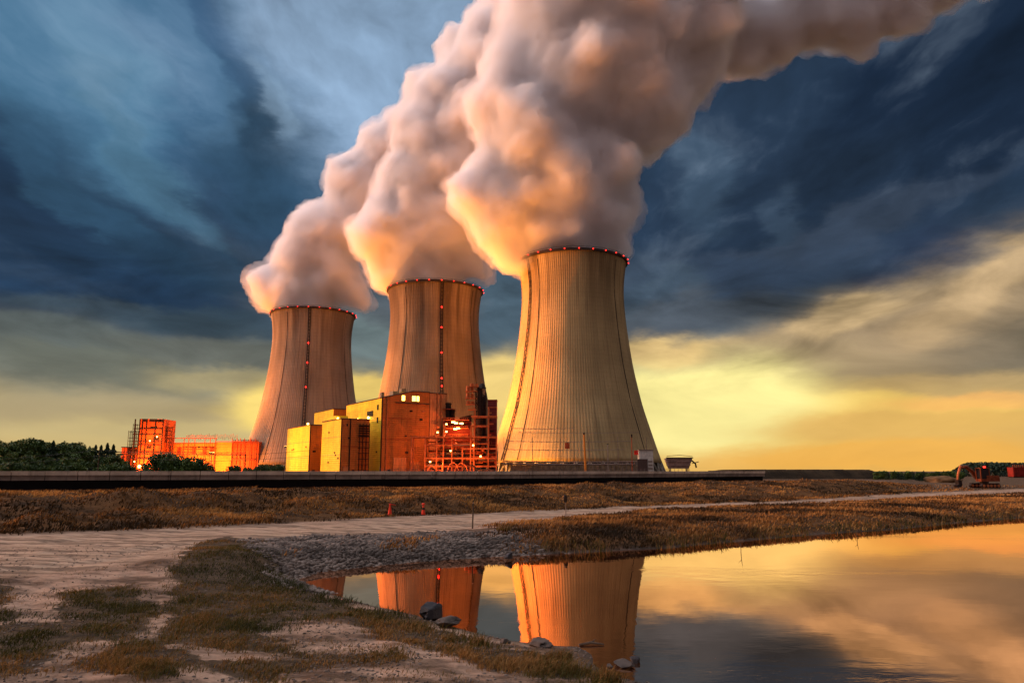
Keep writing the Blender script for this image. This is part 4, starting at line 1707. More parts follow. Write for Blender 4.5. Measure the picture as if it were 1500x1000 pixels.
mb.build('column', M_redst, long_)
mb = MB()
for py, x0, x1 in ((641, 243, 310), (648, 243, 310), (657, 262, 310), (646, 308, 372), (648.5, 333, 372), (672, 333, 368)):
    mb.cbox(((XL(x0) + XL(x1)) / 2 - ox2, -0.6, ZL(py)), (XL(x1) - XL(x0), 0.6, 0.6))
mb.build('beam', M_redst, long_)
mb = MB()
for k in range(26):
    x = XL(262) - ox2 + k * 1.75
    mb.cbox((x, 3, ZL(641) + 1 + (k % 3) * 0.3), (0.3, 0.3, 3.0 + (k % 4) * 0.8))
for k in range(16):
    x = XL(333) - ox2 + k * 1.4
    mb.cbox((x, 3, ZL(646) + 0.9), (0.7, 0.5, 1.8))
mb.cbox((XL(284) - ox2, 3, ZL(641) + 2.2), (XL(308) - XL(262), 0.3, 0.3))
mb.build('roof_rail', M_redst, long_)
mb = MB()
for px in (298, 288, 272, 250):
    mb.box((XL(px) - ox2, 1.7, ZL(664)), (XL(px) - ox2 + 3.5, 1.98, ZL(654)))
mb.build('shutter', M_redst, long_)
br = empty('pipe_bridge', (XL(170), YL - 12, 0))
tag(br, 'thin dark pipe bridge running across in front of the orange works', 'pipe bridge')
mb = MB()
for dz, r in ((0, 0.45), (1.5, 0.35)):
    mb.tube([(0, 0, ZL(665) + dz), (XL(366) - XL(170), 0, ZL(666) + dz)], r, 6)
mb.build('pipe', M_dark, br)
for px in (172, 196, 220, 245, 270, 296, 322, 347, 366):
    mb = MB()
    mb.cbox((XL(px) - XL(170), 0, (ZL(665) + GZ) / 2), (0.5, 0.5, ZL(665) - GZ))
    mb.build('support', M_dark, br)
low = empty('brick_annex', (XL(171), YL + 5, 0))
tag(low, 'low dark red annex left of the scaffolded tower', 'annex')
mb = MB()
mb.box((0, 0, GZ), (XL(194) - XL(171), 14, ZL(655)))
mb.build('wall', M_wred, low)
mb = MB()
mb.box((-0.4, -0.4, ZL(655)), (XL(194) - XL(171) + 0.4, 14.4, ZL(655) + 0.7))
mb.build('roof', M_dark, low)
point((XL(212), YL - 16, 6), 66000, (1.0, 0.20, 0.03))
point((XL(225), YL - 22, 30), 35200, (1.0, 0.25, 0.05))
point((XL(285), YL - 14, 7), 57200, (1.0, 0.28, 0.05))
point((XL(335), YL - 14, 8), 57200, (1.0, 0.30, 0.05))
point((XL(378), YL + 25, 4), 26400, (1.0, 0.45, 0.1))

# ================================================================ odds and ends round the towers
def pole_thing(name, px, py, y, col, label, r=0.3, top=None, lean=0.0, cat='pole'):
    t = empty(name, (X_at(px, y), y, GZ - 0.3))
    h = Z_at(px, py, y) - GZ + 0.3
    mb = MB()
    mb.tube([(0, 0, 0), (lean * h, 0, h)], [r * 1.25, r * 0.8], 8)
    mb.build('mast', col, t)
    if top:
        mb = MB()
        top(mb, h, lean * h)
        mb.build('head', M_dark if col is not M_white else M_white, t)
    tag(t, label, cat)
    return t


M_orange = simple_mat('orange_paint', (0.85, 0.26, 0.04), 0.5, var=0.2)
M_redp = simple_mat('red_paint', (0.75, 0.035, 0.02), 0.5, var=0.25)
pole_thing('mast', 858, 635, 430, M_orange, 'tall orange mast standing before the nearest cooling tower', 0.55, lambda mb, h, l: mb.ico((l, 0, h), 0.7, 1), -0.03, 'mast')
pole_thing('mast', 891, 650, 436, M_grey, 'thin grey mast right of the orange mast', 0.28, lambda mb, h, l: mb.cbox((0, 0, h), (1.2, 0.4, 0.4)), 0.0, 'mast')
pole_thing('mast', 926, 638, 440, M_redst, 'thin mast with a small dark box on top, near the red box', 0.24, lambda mb, h, l: mb.cbox((l, 0, h), (0.9, 0.6, 1.8)), 0.01, 'mast')
pole_thing('mast', 648, 672, 414, M_redst2, 'short stub mast before the red pipework', 0.25, None, 0.0, 'mast')
# wires round the tower foot, strung on posts
sc = empty('scaffold_walkway', (X_at(735, 452), 452, 0))
tag(sc, 'rusty scaffold walkway across the foot of the nearest cooling tower', 'walkway')
def SX(px):
    return X_at(px, 452) - X_at(735, 452)
for py, x0, x1, th in ((627, 748, 842, 0.18), (646, 742, 925, 0.16), (658, 738, 915, 0.16), (675.5, 735, 948, 0.35), (679, 735, 948, 0.5), (633, 760, 940, 0.12)):
    mb = MB()
    z = Z_at(840, py, 452)
    n_ = 12
    mb.tube([(SX(x0 + (x1 - x0) * i / n_), 0, z - 0.4 * math.sin(math.pi * i / n_)) for i in range(n_ + 1)], th, 5)
    mb.build('rail', M_grey, sc)
k = 0
for px in range(738, 949, 6):
    mb = MB()
    z = Z_at(840, (676 if k % 7 else 640), 452)
    mb.cbox((SX(px), 0, (z + GZ) / 2), (0.3, 0.3, z - GZ))
    mb.build('post', M_grey, sc)
    k += 1
wr = empty('site_wall', (X_at(760, 456), 456, 0))
tag(wr, 'low ribbed screen wall in front of the tower columns', 'screen wall')
mb = MB()
w0, w1 = X_at(748, 456), X_at(950, 456)
mb.box((w0 - X_at(760, 456), 0, GZ), (w1 - X_at(760, 456), 0.4, Z_at(840, 681, 456)))
n_ = 36
for i in range(n_ + 1):
    mb.cbox((w0 - X_at(760, 456) + (w1 - w0) * i / n_, -0.25, (GZ + Z_at(840, 680, 456)) / 2), (0.45, 0.45, Z_at(840, 680, 456) - GZ))
mb.build('panel', simple_mat('screen_sheet', (0.36, 0.25, 0.15), 0.8, var=0.5, scale=0.4, dirt=(0.08, 0.05, 0.03)), wr)
shed = empty('white_cabin', (X_at(937, 445), 445, 0))
tag(shed, 'pale two part site cabin at the right foot of the nearest cooling tower', 'cabin')
mb = MB()
a0 = X_at(937, 445)
mb.box((0, 0, GZ), (X_at(957.5, 445) - a0, 6, Z_at(940, 659, 445)))
mb.build('wall', M_white, shed)
mb = MB()
mb.box((-0.3, -0.3, Z_at(940, 659, 445)), (X_at(957.5, 445) - a0 + 0.3, 6.3, Z_at(940, 658, 445)))
mb.build('roof', M_grey, shed)
mb = MB()
mb.box((-1.2, -0.4, GZ), (X_at(949, 445) - a0, -0.05, Z_at(940, 672, 445)))
mb.build('door', simple_mat('brown_door', (0.1, 0.06, 0.05), 0.7), shed)
mb = MB()
for k in range(4):
    mb.box((X_at(950, 445) - a0, -0.2, 2.3 + k * 2.0), (X_at(956, 445) - a0, -0.04, 3.0 + k * 2.0))
mb.build('vent', M_grey, shed)
for px, py, w, h, lab in ((930, 666, 6, 6.5, 'bright red sign box beside the pale cabin'), (828, 657, 7, 9, 'dull red sign box fixed high on the walkway')):
    s_ = empty('sign_box', (X_at(px, 448), 448, 0))
    tag(s_, lab, 'sign box')
    mb = MB()
    q = Z_at(px, py, 448)
    mb.box((0, 0, q), (w * 0.40, 0.5, q + h * 0.40))
    mb.build('box', M_redp if px > 900 else M_redst, s_)
    mb = MB()
    mb.cbox((w * 0.2, 0.35, (q + GZ) / 2), (0.25, 0.25, q - GZ))
    mb.build('post', M_grey, s_)
hop = empty('ore_hopper', (X_at(994, 450), 450, GZ))
tag(hop, 'dark hopper on legs standing right of the nearest cooling tower', 'hopper')
mb = MB()
hz = Z_at(994, 671, 450) - GZ
hb = Z_at(994, 686, 450) - GZ
tw_, bw_ = 7.6, 5.6
mb.add([(-bw_, -2.5, hb), (bw_, -2.5, hb), (bw_, 2.5, hb), (-bw_, 2.5, hb), (-tw_, -4, hz), (tw_, -4, hz), (tw_, 4, hz), (-tw_, 4, hz)],
       [(0, 3, 2, 1), (4, 5, 6, 7), (0, 1, 5, 4), (1, 2, 6, 5), (2, 3, 7, 6), (3, 0, 4, 7)])
for z in (0.35, 0.7):
    zz_ = hb + (hz - hb) * z
    w_ = bw_ + (tw_ - bw_) * z
    mb.box((-w_ - 0.2, -2.9 - 1.3 * z, zz_ - 0.2), (w_ + 0.2, 2.9 + 1.3 * z, zz_ + 0.2))
mb.build('bin', simple_mat('hopper_sheet', (0.48, 0.30, 0.24), 0.7, var=0.4, scale=0.5), hop)
mb = MB()
mb.box((-tw_ - 0.4, -4.4, hz), (tw_ + 0.4, -4.1, hz + 0.5))
mb.tube([(-tw_, -4.2, hz + 1.2), (0, -4.2, hz + 1.8), (tw_, -4.2, hz + 1.0)], 0.15, 5)
mb.build('top_rail', M_dark, hop)
for sx in (-1, 1):
    for sy in (-1, 1):
        mb = MB()
        mb.cbox((sx * (bw_ - 0.5), sy * 2.0, hb / 2), (0.5, 0.5, hb))
        mb.build('leg', M_dark, hop)
mb = MB()
mb.tube([(tw_, 0, hz - 1), (tw_ + 2.5, 0, hz - 3.0), (tw_ + 3, 0, hz - 5.5)], 0.5, 7)
mb.tube([(tw_ + 0.5, 0, hz - 3), (tw_ + 4.5, 0, hz - 2.0)], 0.25, 6)
mb.build('chute', M_dark, hop)
# site fence along the plant
fe = empty('site_fence', (X_at(400, 400), 400, GZ))
tag(fe, 'thin post and rail fence along the front of the plant', 'fence')
f0, f1 = X_at(556, 400), X_at(1010, 400)
fo = X_at(400, 400)
for i in range(84):
    mb = MB()
    x = f0 + (f1 - f0) * i / 83 - fo
    mb.cbox((x, 0, 1.5 + 0.5 * (i % 9 == 0)), (0.16, 0.16, 3.0 + (i % 9 == 0)))
    mb.build('post', M_grey, fe)
mb = MB()
for z in (1.4, 2.6):
    mb.box((f0 - fo, -0.05, z), (f1 - fo, 0.05, z + 0.12))
mb.build('rail', M_grey, fe)

# ================================================================ long concrete barrier in front of the plant
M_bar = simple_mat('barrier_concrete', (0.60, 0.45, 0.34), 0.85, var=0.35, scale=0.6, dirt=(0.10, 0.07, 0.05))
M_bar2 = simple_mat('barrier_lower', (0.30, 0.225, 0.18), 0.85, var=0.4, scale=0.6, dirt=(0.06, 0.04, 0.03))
M_gap_shade = simple_mat('gap_shade', (0.012, 0.010, 0.010), 0.9)  # near-black colour stands in for the shade under the barrier
bar = empty('concrete_barrier', (0, 0, 0))
BP = [(u * y, y) for u, y in ((-0.95, 60.0), (-0.69, 65.0), (-0.05, 82.0), (0.33, 120.0))]


def along(t):
    seg = [math.dist(a, b) for a, b in zip(BP, BP[1:])]
    L = sum(seg)
    d = t * L
    for (a, b), s in zip(zip(BP, BP[1:]), seg):
        if d <= s:
            k = d / s
            return Vector((a[0] + (b[0] - a[0]) * k, a[1] + (b[1] - a[1]) * k, 0)), Vector((b[0] - a[0], b[1] - a[1], 0)).normalized()
        d -= s
    return Vector((BP[-1][0], BP[-1][1], 0)), Vector((BP[-1][0] - BP[-2][0], BP[-1][1] - BP[-2][1], 0)).normalized()


o0, _ = along(0.45)
bar.location = o0
tag(bar, 'long low concrete barrier running across in front of the plant', 'barrier')
NP = 46
for i in range(NP):
    a, _ = along(i / NP)
    b2, _ = along((i + 1) / NP)
    a, b2 = a - o0, b2 - o0
    d = (b2 - a).normalized()
    nrm = Vector((d.y, -d.x, 0))
    L = (b2 - a).length
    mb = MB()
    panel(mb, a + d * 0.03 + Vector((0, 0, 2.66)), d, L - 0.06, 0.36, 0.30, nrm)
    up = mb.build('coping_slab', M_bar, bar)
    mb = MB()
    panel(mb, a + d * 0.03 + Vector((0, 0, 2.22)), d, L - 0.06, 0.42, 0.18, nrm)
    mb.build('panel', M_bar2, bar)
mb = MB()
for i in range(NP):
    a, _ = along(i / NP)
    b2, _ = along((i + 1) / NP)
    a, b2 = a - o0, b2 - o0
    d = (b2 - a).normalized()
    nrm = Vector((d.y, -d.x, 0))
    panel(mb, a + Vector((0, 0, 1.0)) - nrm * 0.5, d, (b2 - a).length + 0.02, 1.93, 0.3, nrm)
mb.build('shade_strip', M_gap_shade, bar)  # dark strip in place of shade below the panels, also backs their joints

# ================================================================ trees and bushes
def leaf_mat(name, cols):
    m, t, p = material(name)
    a = attr(t, 'tint')
    c = t.ramp(a, [(i / (len(cols) - 1), tuple(q) + (1,)) for i, q in enumerate(cols)], 'LINEAR')
    t.l.new(c, p.inputs['Base Color'])
    p.inputs['Roughness'].default_value = 0.6
    p.inputs['Specular IOR Level'].default_value = 0.2
    return m


M_leaf = leaf_mat('leaves', [(0.018, 0.038, 0.010), (0.05, 0.088, 0.018), (0.12, 0.17, 0.03)])
M_leaf2 = leaf_mat('dark_leaves', [(0.010, 0.022, 0.014), (0.022, 0.045, 0.022), (0.045, 0.075, 0.03)])
M_bark = simple_mat('bark', (0.06, 0.04, 0.03), 0.9)


def crown_mesh(name, w, h, z0, seed, n=2600, leaf=0.42, conic=0.0):
    r_ = np.random.default_rng(seed)
    lobes = []
    for i in range(24):
        a = r_.uniform(0, 6.28)
        zz_ = r_.uniform(0.08, 0.92)
        rad = w * 0.5 * (1 - conic * zz_) * math.sqrt(max(0.08, 1 - (2 * zz_ - 0.9) ** 2 * 0.8)) * r_.uniform(0.3, 0.85)
        lobes.append((rad * math.cos(a), rad * math.sin(a), z0 + h * zz_, w * r_.uniform(0.09, 0.20) * (1 - 0.6 * conic * zz_)))
    lobes.append((0, 0, z0 + h * 0.5, w * 0.27 * (1 - 0.3 * conic)))
    L = np.array(lobes)
    idx = r_.integers(0, len(L), n)
    d = r_.normal(0, 1, (n, 3))
    d /= np.linalg.norm(d, axis=1)[:, None]
    rad = L[idx, 3] * r_.uniform(0.35, 1.12, n) ** 0.5
    P = L[idx, :3] + d * rad[:, None] * np.array([1, 1, 0.85])
    if conic:
        q = r_.uniform(0, 1, n) ** 1.4
        aa_ = r_.uniform(0, 6.28, n)
        tier = 0.75 + 0.25 * np.cos(q * 40)
        ra = w * 0.5 * (1.02 - q) * tier * np.sqrt(r_.uniform(0.05, 1, n)) * (1 + 0.2 * np.cos(aa_ * 3 + q * 9))
        P = np.stack([ra * np.cos(aa_), ra * np.sin(aa_), z0 + h * q - ra * 0.25], -1)
    s = leaf * r_.uniform(0.5, 1.4, n)
    t1 = r_.normal(0, 1, (n, 3))
    t1 /= np.linalg.norm(t1, axis=1)[:, None]
    t2 = np.cross(t1, r_.normal(0, 1, (n, 3)))
    t2 /= np.linalg.norm(t2, axis=1)[:, None]
    V = np.stack([P - t1 * s[:, None], P + t2 * s[:, None] * 0.6, P + t1 * s[:, None], P - t2 * s[:, None] * 0.6], 1)
    V[..., 2] = np.maximum(V[..., 2], 0.05)
    me = np_mesh(name, V.reshape(-1, 3), np.arange(n * 4), 4)
    lt = np.clip(r_.uniform(0, 1, len(L)), 0, 1)
    point_attr(me, 'tint', np.repeat(np.clip(lt[idx] * 0.6 + r_.uniform(0, 0.4, n), 0, 1), 4))
    return me


PROTO = {}


def make_tree(kind, seed):
    key = (kind, seed)
    if key in PROTO:
        return PROTO[key]
    rr_ = random.Random(seed)
    if kind == 'broadleaf_tree':
        cr = crown_mesh('crown', 9, 8.2, 1.6, seed, 5200, 0.27)
        hh_, tr_ = 7.5, 0.28
    elif kind == 'conifer_tree':
        cr = crown_mesh('crown', 9.5, 9.6, 0.8, seed, 4200, 0.22, 0.85)
        hh_, tr_ = 10.2, 0.2
    else:
        cr = crown_mesh('crown', 7.5, 4.2, 0.0, seed, 4200, 0.22)
        hh_, tr_ = 2.6, 0.12
    cr.materials.append(M_leaf if kind != 'conifer_tree' else M_leaf2)
    mb = MB()
    mb.tube([(0, 0, -0.3), (0.1, 0.05, hh_ * 0.4), (0, 0, hh_)], [tr_, tr_ * 0.75, tr_ * 0.2], 7)
    for k in range(6):
        a = rr_.uniform(0, 6.28)
        z = hh_ * rr_.uniform(0.35, 0.8)
        l_ = (2.6 if kind != 'conifer_tree' else 1.2) * rr_.uniform(0.6, 1)
        mb.tube([(0, 0, z), (math.cos(a) * l_, math.sin(a) * l_, z + l_ * 0.6)], [tr_ * 0.4, tr_ * 0.12], 5)
    tk = mb.build('trunk', M_bark)
    PROTO[key] = (cr, tk.data)
    D2.objects.remove(tk)
    return PROTO[key]


def plant_tree(kind, seed, x, y, z, s, label, cat, group, rz):
    cr, tk = make_tree(kind, seed)
    t = empty(kind, (x, y, z), rz)
    t.scale = (s, s, s)
    tag(t, label, cat, group)
    for nm, me_ in (('trunk', tk), ('crown', cr)):
        o = D2.objects.new(nm, me_)
        COL.objects.link(o)
        o.parent = t
    return t


rt = random.Random(9)
# wooded rise on the far left: (px of the axis, py of the top, distance, kind)
TREES = [(-22, 646, 236, 'b'), (4, 642, 244, 'b'), (14, 660, 190, 'b'), (27, 641, 250, 'b'), (46, 640, 240, 'b'), (38, 663, 185, 'b'),
         (64, 645, 262, 'b'), (74, 641, 236, 'c'), (66, 668, 180, 'b'), (86, 644, 244, 'b'), (95, 646, 262, 'b'), (92, 668, 186, 'b'),
         (108, 646, 250, 'b'), (118, 649, 240, 'b'), (119, 670, 182, 'b'), (128, 650, 252, 'c'), (137, 648, 246, 'c'), (145, 648, 238, 'c'),
         (154, 645, 240, 'c'), (163, 647, 232, 'c'), (146, 668, 188, 'b'), (168, 662, 220, 'b'), (180, 674, 200, 'b'), (-10, 668, 182, 'b'), (-45, 644, 240, 'b'), (-70, 650, 236, 'b')]
ORD = ['first', 'second', 'third', 'fourth', 'fifth', 'sixth', 'seventh', 'eighth', 'ninth', 'tenth', 'eleventh', 'twelfth', 'thirteenth', 'fourteenth', 'fifteenth', 'sixteenth', 'seventeenth', 'eighteenth', 'nineteenth', 'twentieth', 'twenty-first', 'twenty-second', 'twenty-third', 'twenty-fourth', 'twenty-fifth', 'twenty-sixth']
tnames = ['dark round tree', 'broad tree', 'ragged tree', 'dense tree', 'low spreading tree', 'tall tree']
spots_ = ['at the left edge of the wood', 'in the left part of the wood', 'in the middle of the wood', 'right of the middle of the wood', 'near the right end of the wood', 'at the right end of the wood by the red works']
for i, (px, py, y, k) in enumerate(TREES):
    kind = 'broadleaf_tree' if k == 'b' else 'conifer_tree'
    z1 = Z_at(px, py, y)
    hh_ = 10.4 if k == 'b' else 11.2
    z0 = 1.3
    s = (z1 - z0) / hh_
    where = spots_[min(5, max(0, int((px + 30) / 38)))]
    nth = 'front' if y < 200 else 'back'
    order = sorted(q[0] for q in TREES).index(px)
    lab = '%s, %s from the left in the wood by the red works' % ('pointed conifer' if k == 'c' else tnames[i % 6], ORD[order])
    plant_tree(kind, 1 + i % 4, X_at(px, y), y, z0, s, lab, 'tree', 'trees of the wood at the left', rt.uniform(0, 6))
BUSH = [(18, 676, 176, 'low dark bush at the front of the wood, nearest the left edge'), (52, 679, 174, 'low bush at the front of the wood, second from the left edge'), (84, 678, 176, 'low bush at the front of the wood, third from the left edge'), (112, 679, 175, 'low bush in the wood front just left of the utility pole'), (160, 677, 178, 'low bush in the wood front just right of the utility pole'), (184, 680, 182, 'low bush at the right end of the wood front'), (236, 664, 225, 'tall round bush under the scaffolded red tower'), (254, 668, 222, 'bush just right of the tallest bush'), (268, 672, 230, 'small bush between two larger ones'),
        (283, 670, 222, 'round bush before the orange works hall'), (299, 677, 226, 'low bush trailing off to the right'),
        (214, 686, 215, 'very low bush below the glowing works lamp'), (342, 682, 240, 'low bush at the left foot of the farthest tower'), (362, 684, 245, 'low bush in front of the farthest tower, left one'),
        (385, 680, 242, 'bush in front of the farthest tower, middle one'), (405, 681, 240, 'bush beside the ochre hall corner'), (512, 689, 380, 'tiny bush at the foot of the hall front')]
for i, (px, py, y, lab) in enumerate(BUSH):
    z1 = Z_at(px, py, y)
    plant_tree('bush', 1 + i % 3, X_at(px, y), y, 1.3, (z1 - 1.3) / 4.5, lab, 'bush', 'bushes in front of the works', rt.uniform(0, 6))

# utility pole with wires before the wood
up = empty('utility_pole', (X_at(143, 170), 170, 1.2))
tag(up, 'slim wooden utility pole standing in front of the dark trees', 'utility pole')
hh_ = Z_at(143, 657, 170) - 1.2
mb = MB()
mb.tube([(0, 0, 0), (0, 0, hh_)], [0.12, 0.08], 8)
mb.build('pole', M_wood, up)
mb = MB()
mb.cbox((0, 0, hh_ - 0.4), (1.6, 0.12, 0.12))
mb.build('cross_arm', M_wood, up)
for k, dz in ((0, -0.3), (1, -1.5)):
    mb = MB()
    pts = []
    for i in range(13):
        q = i / 12
        pts.append((-70 + 70 * q, 8 * (1 - q), hh_ + dz - 2.2 * math.sin(math.pi * q)))
    mb.tube(pts, 0.03, 4)
    pts = [(46 * i / 12, 4 * i / 12, hh_ + dz - 1.2 * math.sin(math.pi * i / 12)) for i in range(13)]
    mb.tube(pts, 0.03, 4)
    mb.build('wire', M_dark, up)

# ================================================================ far right
mb = MB()
hd0, hd1 = X_at(1000, 165), X_at(1292, 165)
n_ = 160
rs = random.Random(3)
prev = None
vsx, fsx = [], []
for i in range(n_ + 1):
    x = hd0 + (hd1 - hd0) * i / n_
    prof = sstep(0, 0.35, i / n_) * sstep(1.0, 0.94, i / n_)
    top = 1.4 + (Z_at(1200, 687.5, 165) - 1.4) * (0.35 + 0.65 * float(prof)) + rs.uniform(-0.12, 0.06)
    if i in (0, n_):
        top = 1.2
    vsx += [(x, 160, 0.9), (x, 165, top), (x, 185, top), (x, 190, 0.9)]
for i in range(n_):
    for k in range(3):
        a = i * 4 + k
        fsx.append((a, a + 4, a + 5, a + 1))
mb.add(vsx, fsx)
emb = mb.build('earth_embankment', simple_mat('embankment_earth', (0.035, 0.022, 0.012), 1.0, var=0.6, scale=0.3, bump=0.8, bscale=1.5))
tag(emb, kind='structure')
# far tree line: small trees, each its own
for i in range(44):
    px = 1284 + i * 2.9 + rt.uniform(-1, 1)
    py = (691 + rt.uniform(-2.5, 1.5)) if px < 1395 else 690
    y = rt.uniform(150, 178)
    kind = rt.choice(('broadleaf_tree', 'conifer_tree'))
    z1 = Z_at(px, py, y)
    plant_tree(kind, 1 + i % 4, X_at(px, y), y, 1.1, max(0.15, (z1 - 1.1) / 10.4), 'tiny dark tree in the far tree line at the right horizon', 'tree', 'far tree line at the right', rt.uniform(0, 6))
# dark green wood edge, reading as one mass
n_ = 16000
y = rng.uniform(238, 262, n_)
u = rng.uniform((1370 - 750) / F, (1720 - 750) / F, n_)
x = u * y * CP
topz = 1.1 + 4.6 * sstep((1375 - 750) / F, (1420 - 750) / F, u) + 0.6 * fbm(x * 0.12, y * 0.1, 3, 80)
z = 0.9 + (topz - 0.9) * rng.uniform(0, 1, n_) ** 0.6
s = 0.32 * rng.uniform(0.5, 1.3, n_)
P = np.stack([x, y, z], -1)
t1 = rng.normal(0, 1, (n_, 3)); t1 /= np.linalg.norm(t1, axis=1)[:, None]
t2 = np.cross(t1, rng.normal(0, 1, (n_, 3))); t2 /= np.linalg.norm(t2, axis=1)[:, None]
V = np.stack([P - t1 * s[:, None], P + t2 * s[:, None], P + t1 * s[:, None], P - t2 * s[:, None]], 1)
me = np_mesh('hedge_wood', V.reshape(-1, 3), np.arange(n_ * 4), 4)
point_attr(me, 'tint', np.repeat(rng.uniform(0, 0.6, n_), 4))
hw = link_mesh('hedge_wood', me, M_leaf2)
tag(hw, 'dark green wood edge on the right horizon', 'woodland', kind='stuff')

cont = empty('red_container', (X_at(1484, 216), 216, 0.9))
tag(cont, 'red corrugated container at the right edge before the dark wood', 'container')
mb = MB()
cw = X_at(1510, 216) - X_at(1484, 216)
ch = Z_at(1484, 684, 216) - 0.9 
mb.box((0, 0, 0.6), (cw, 2.5, ch))
for k in range(int(cw / 0.35)):
    mb.cbox((0.2 + k * 0.35, -0.05, ch / 2 + 0.3), (0.14, 0.1, ch - 0.9))
mb.build('body', simple_mat('container_paint', (0.30, 0.028, 0.018), 0.6, var=0.4, scale=0.8, dirt=(0.06, 0.02, 0.015)), cont)
mb = MB()
for k in range(9):
    mb.cbox((0.3 + k * cw / 9, 0.3, ch + 0.35), (0.12, 0.12, 0.7))
mb.build('roof_stake', M_redst, cont)
mb = MB()
mb.box((0.1, 0.1, 0.0), (cw - 0.1, 2.4, 0.598))
mb.build('skid', M_dark, cont)
# heaps and plant beyond the track
for px, py, y, sx, lab in ((1377, 705, 150, 3.2, 'pale heap of sand beside the far track'), (1392, 706, 158, 2.2, 'smaller earth heap right of the sand heap')):
    c_ = at_z(px, py + 3, 0.75)
    c_ = Vector((X_at(px, y), y, 0.8))
    bm = bmesh.new()
    bmesh.ops.create_icosphere(bm, subdivisions=4, radius=1.0)
    for v in bm.verts:
        n = v.co.normalized()
        d = 1 + 0.25 * mnoise.noise(n * 1.6 + Vector((px, 0, 0))) + 0.08 * mnoise.noise(n * 5)
        v.co = Vector((n.x * d * sx, n.y * d * sx * 0.8, (n.z * 0.5 + 0.1) * d * sx * 0.7))
    me = D2.meshes.new('heap')
    bm.to_mesh(me)
    bm.free()
    o = link_mesh('earth_heap', me, simple_mat('heap_earth', (0.17, 0.09, 0.04), 0.95, var=0.4, scale=0.8), smooth=True)
    o.location = c_
    tag(o, lab, 'earth heap')
lt_ = empty('flat_trailer', (X_at(1350, 200), 200, 1.0))
tag(lt_, 'low grey flatbed trailer parked beyond the berm', 'trailer')
mb = MB()
mb.box((-3, -1.2, 0.55), (3, 1.2, 0.8))
mb.box((-3, -1.2, 0.8), (-2.85, 1.2, 1.5))
mb.build('bed', M_grey, lt_)
for sx in (-1.9, 1.9, 1.1):
    for sy in (-1, 1):
        mb = MB()
        mb.tube([(sx, sy * 1.05, 0.36), (sx, sy * 0.85, 0.36)], 0.36, 12)
        mb.build('wheel', M_dark, lt_)


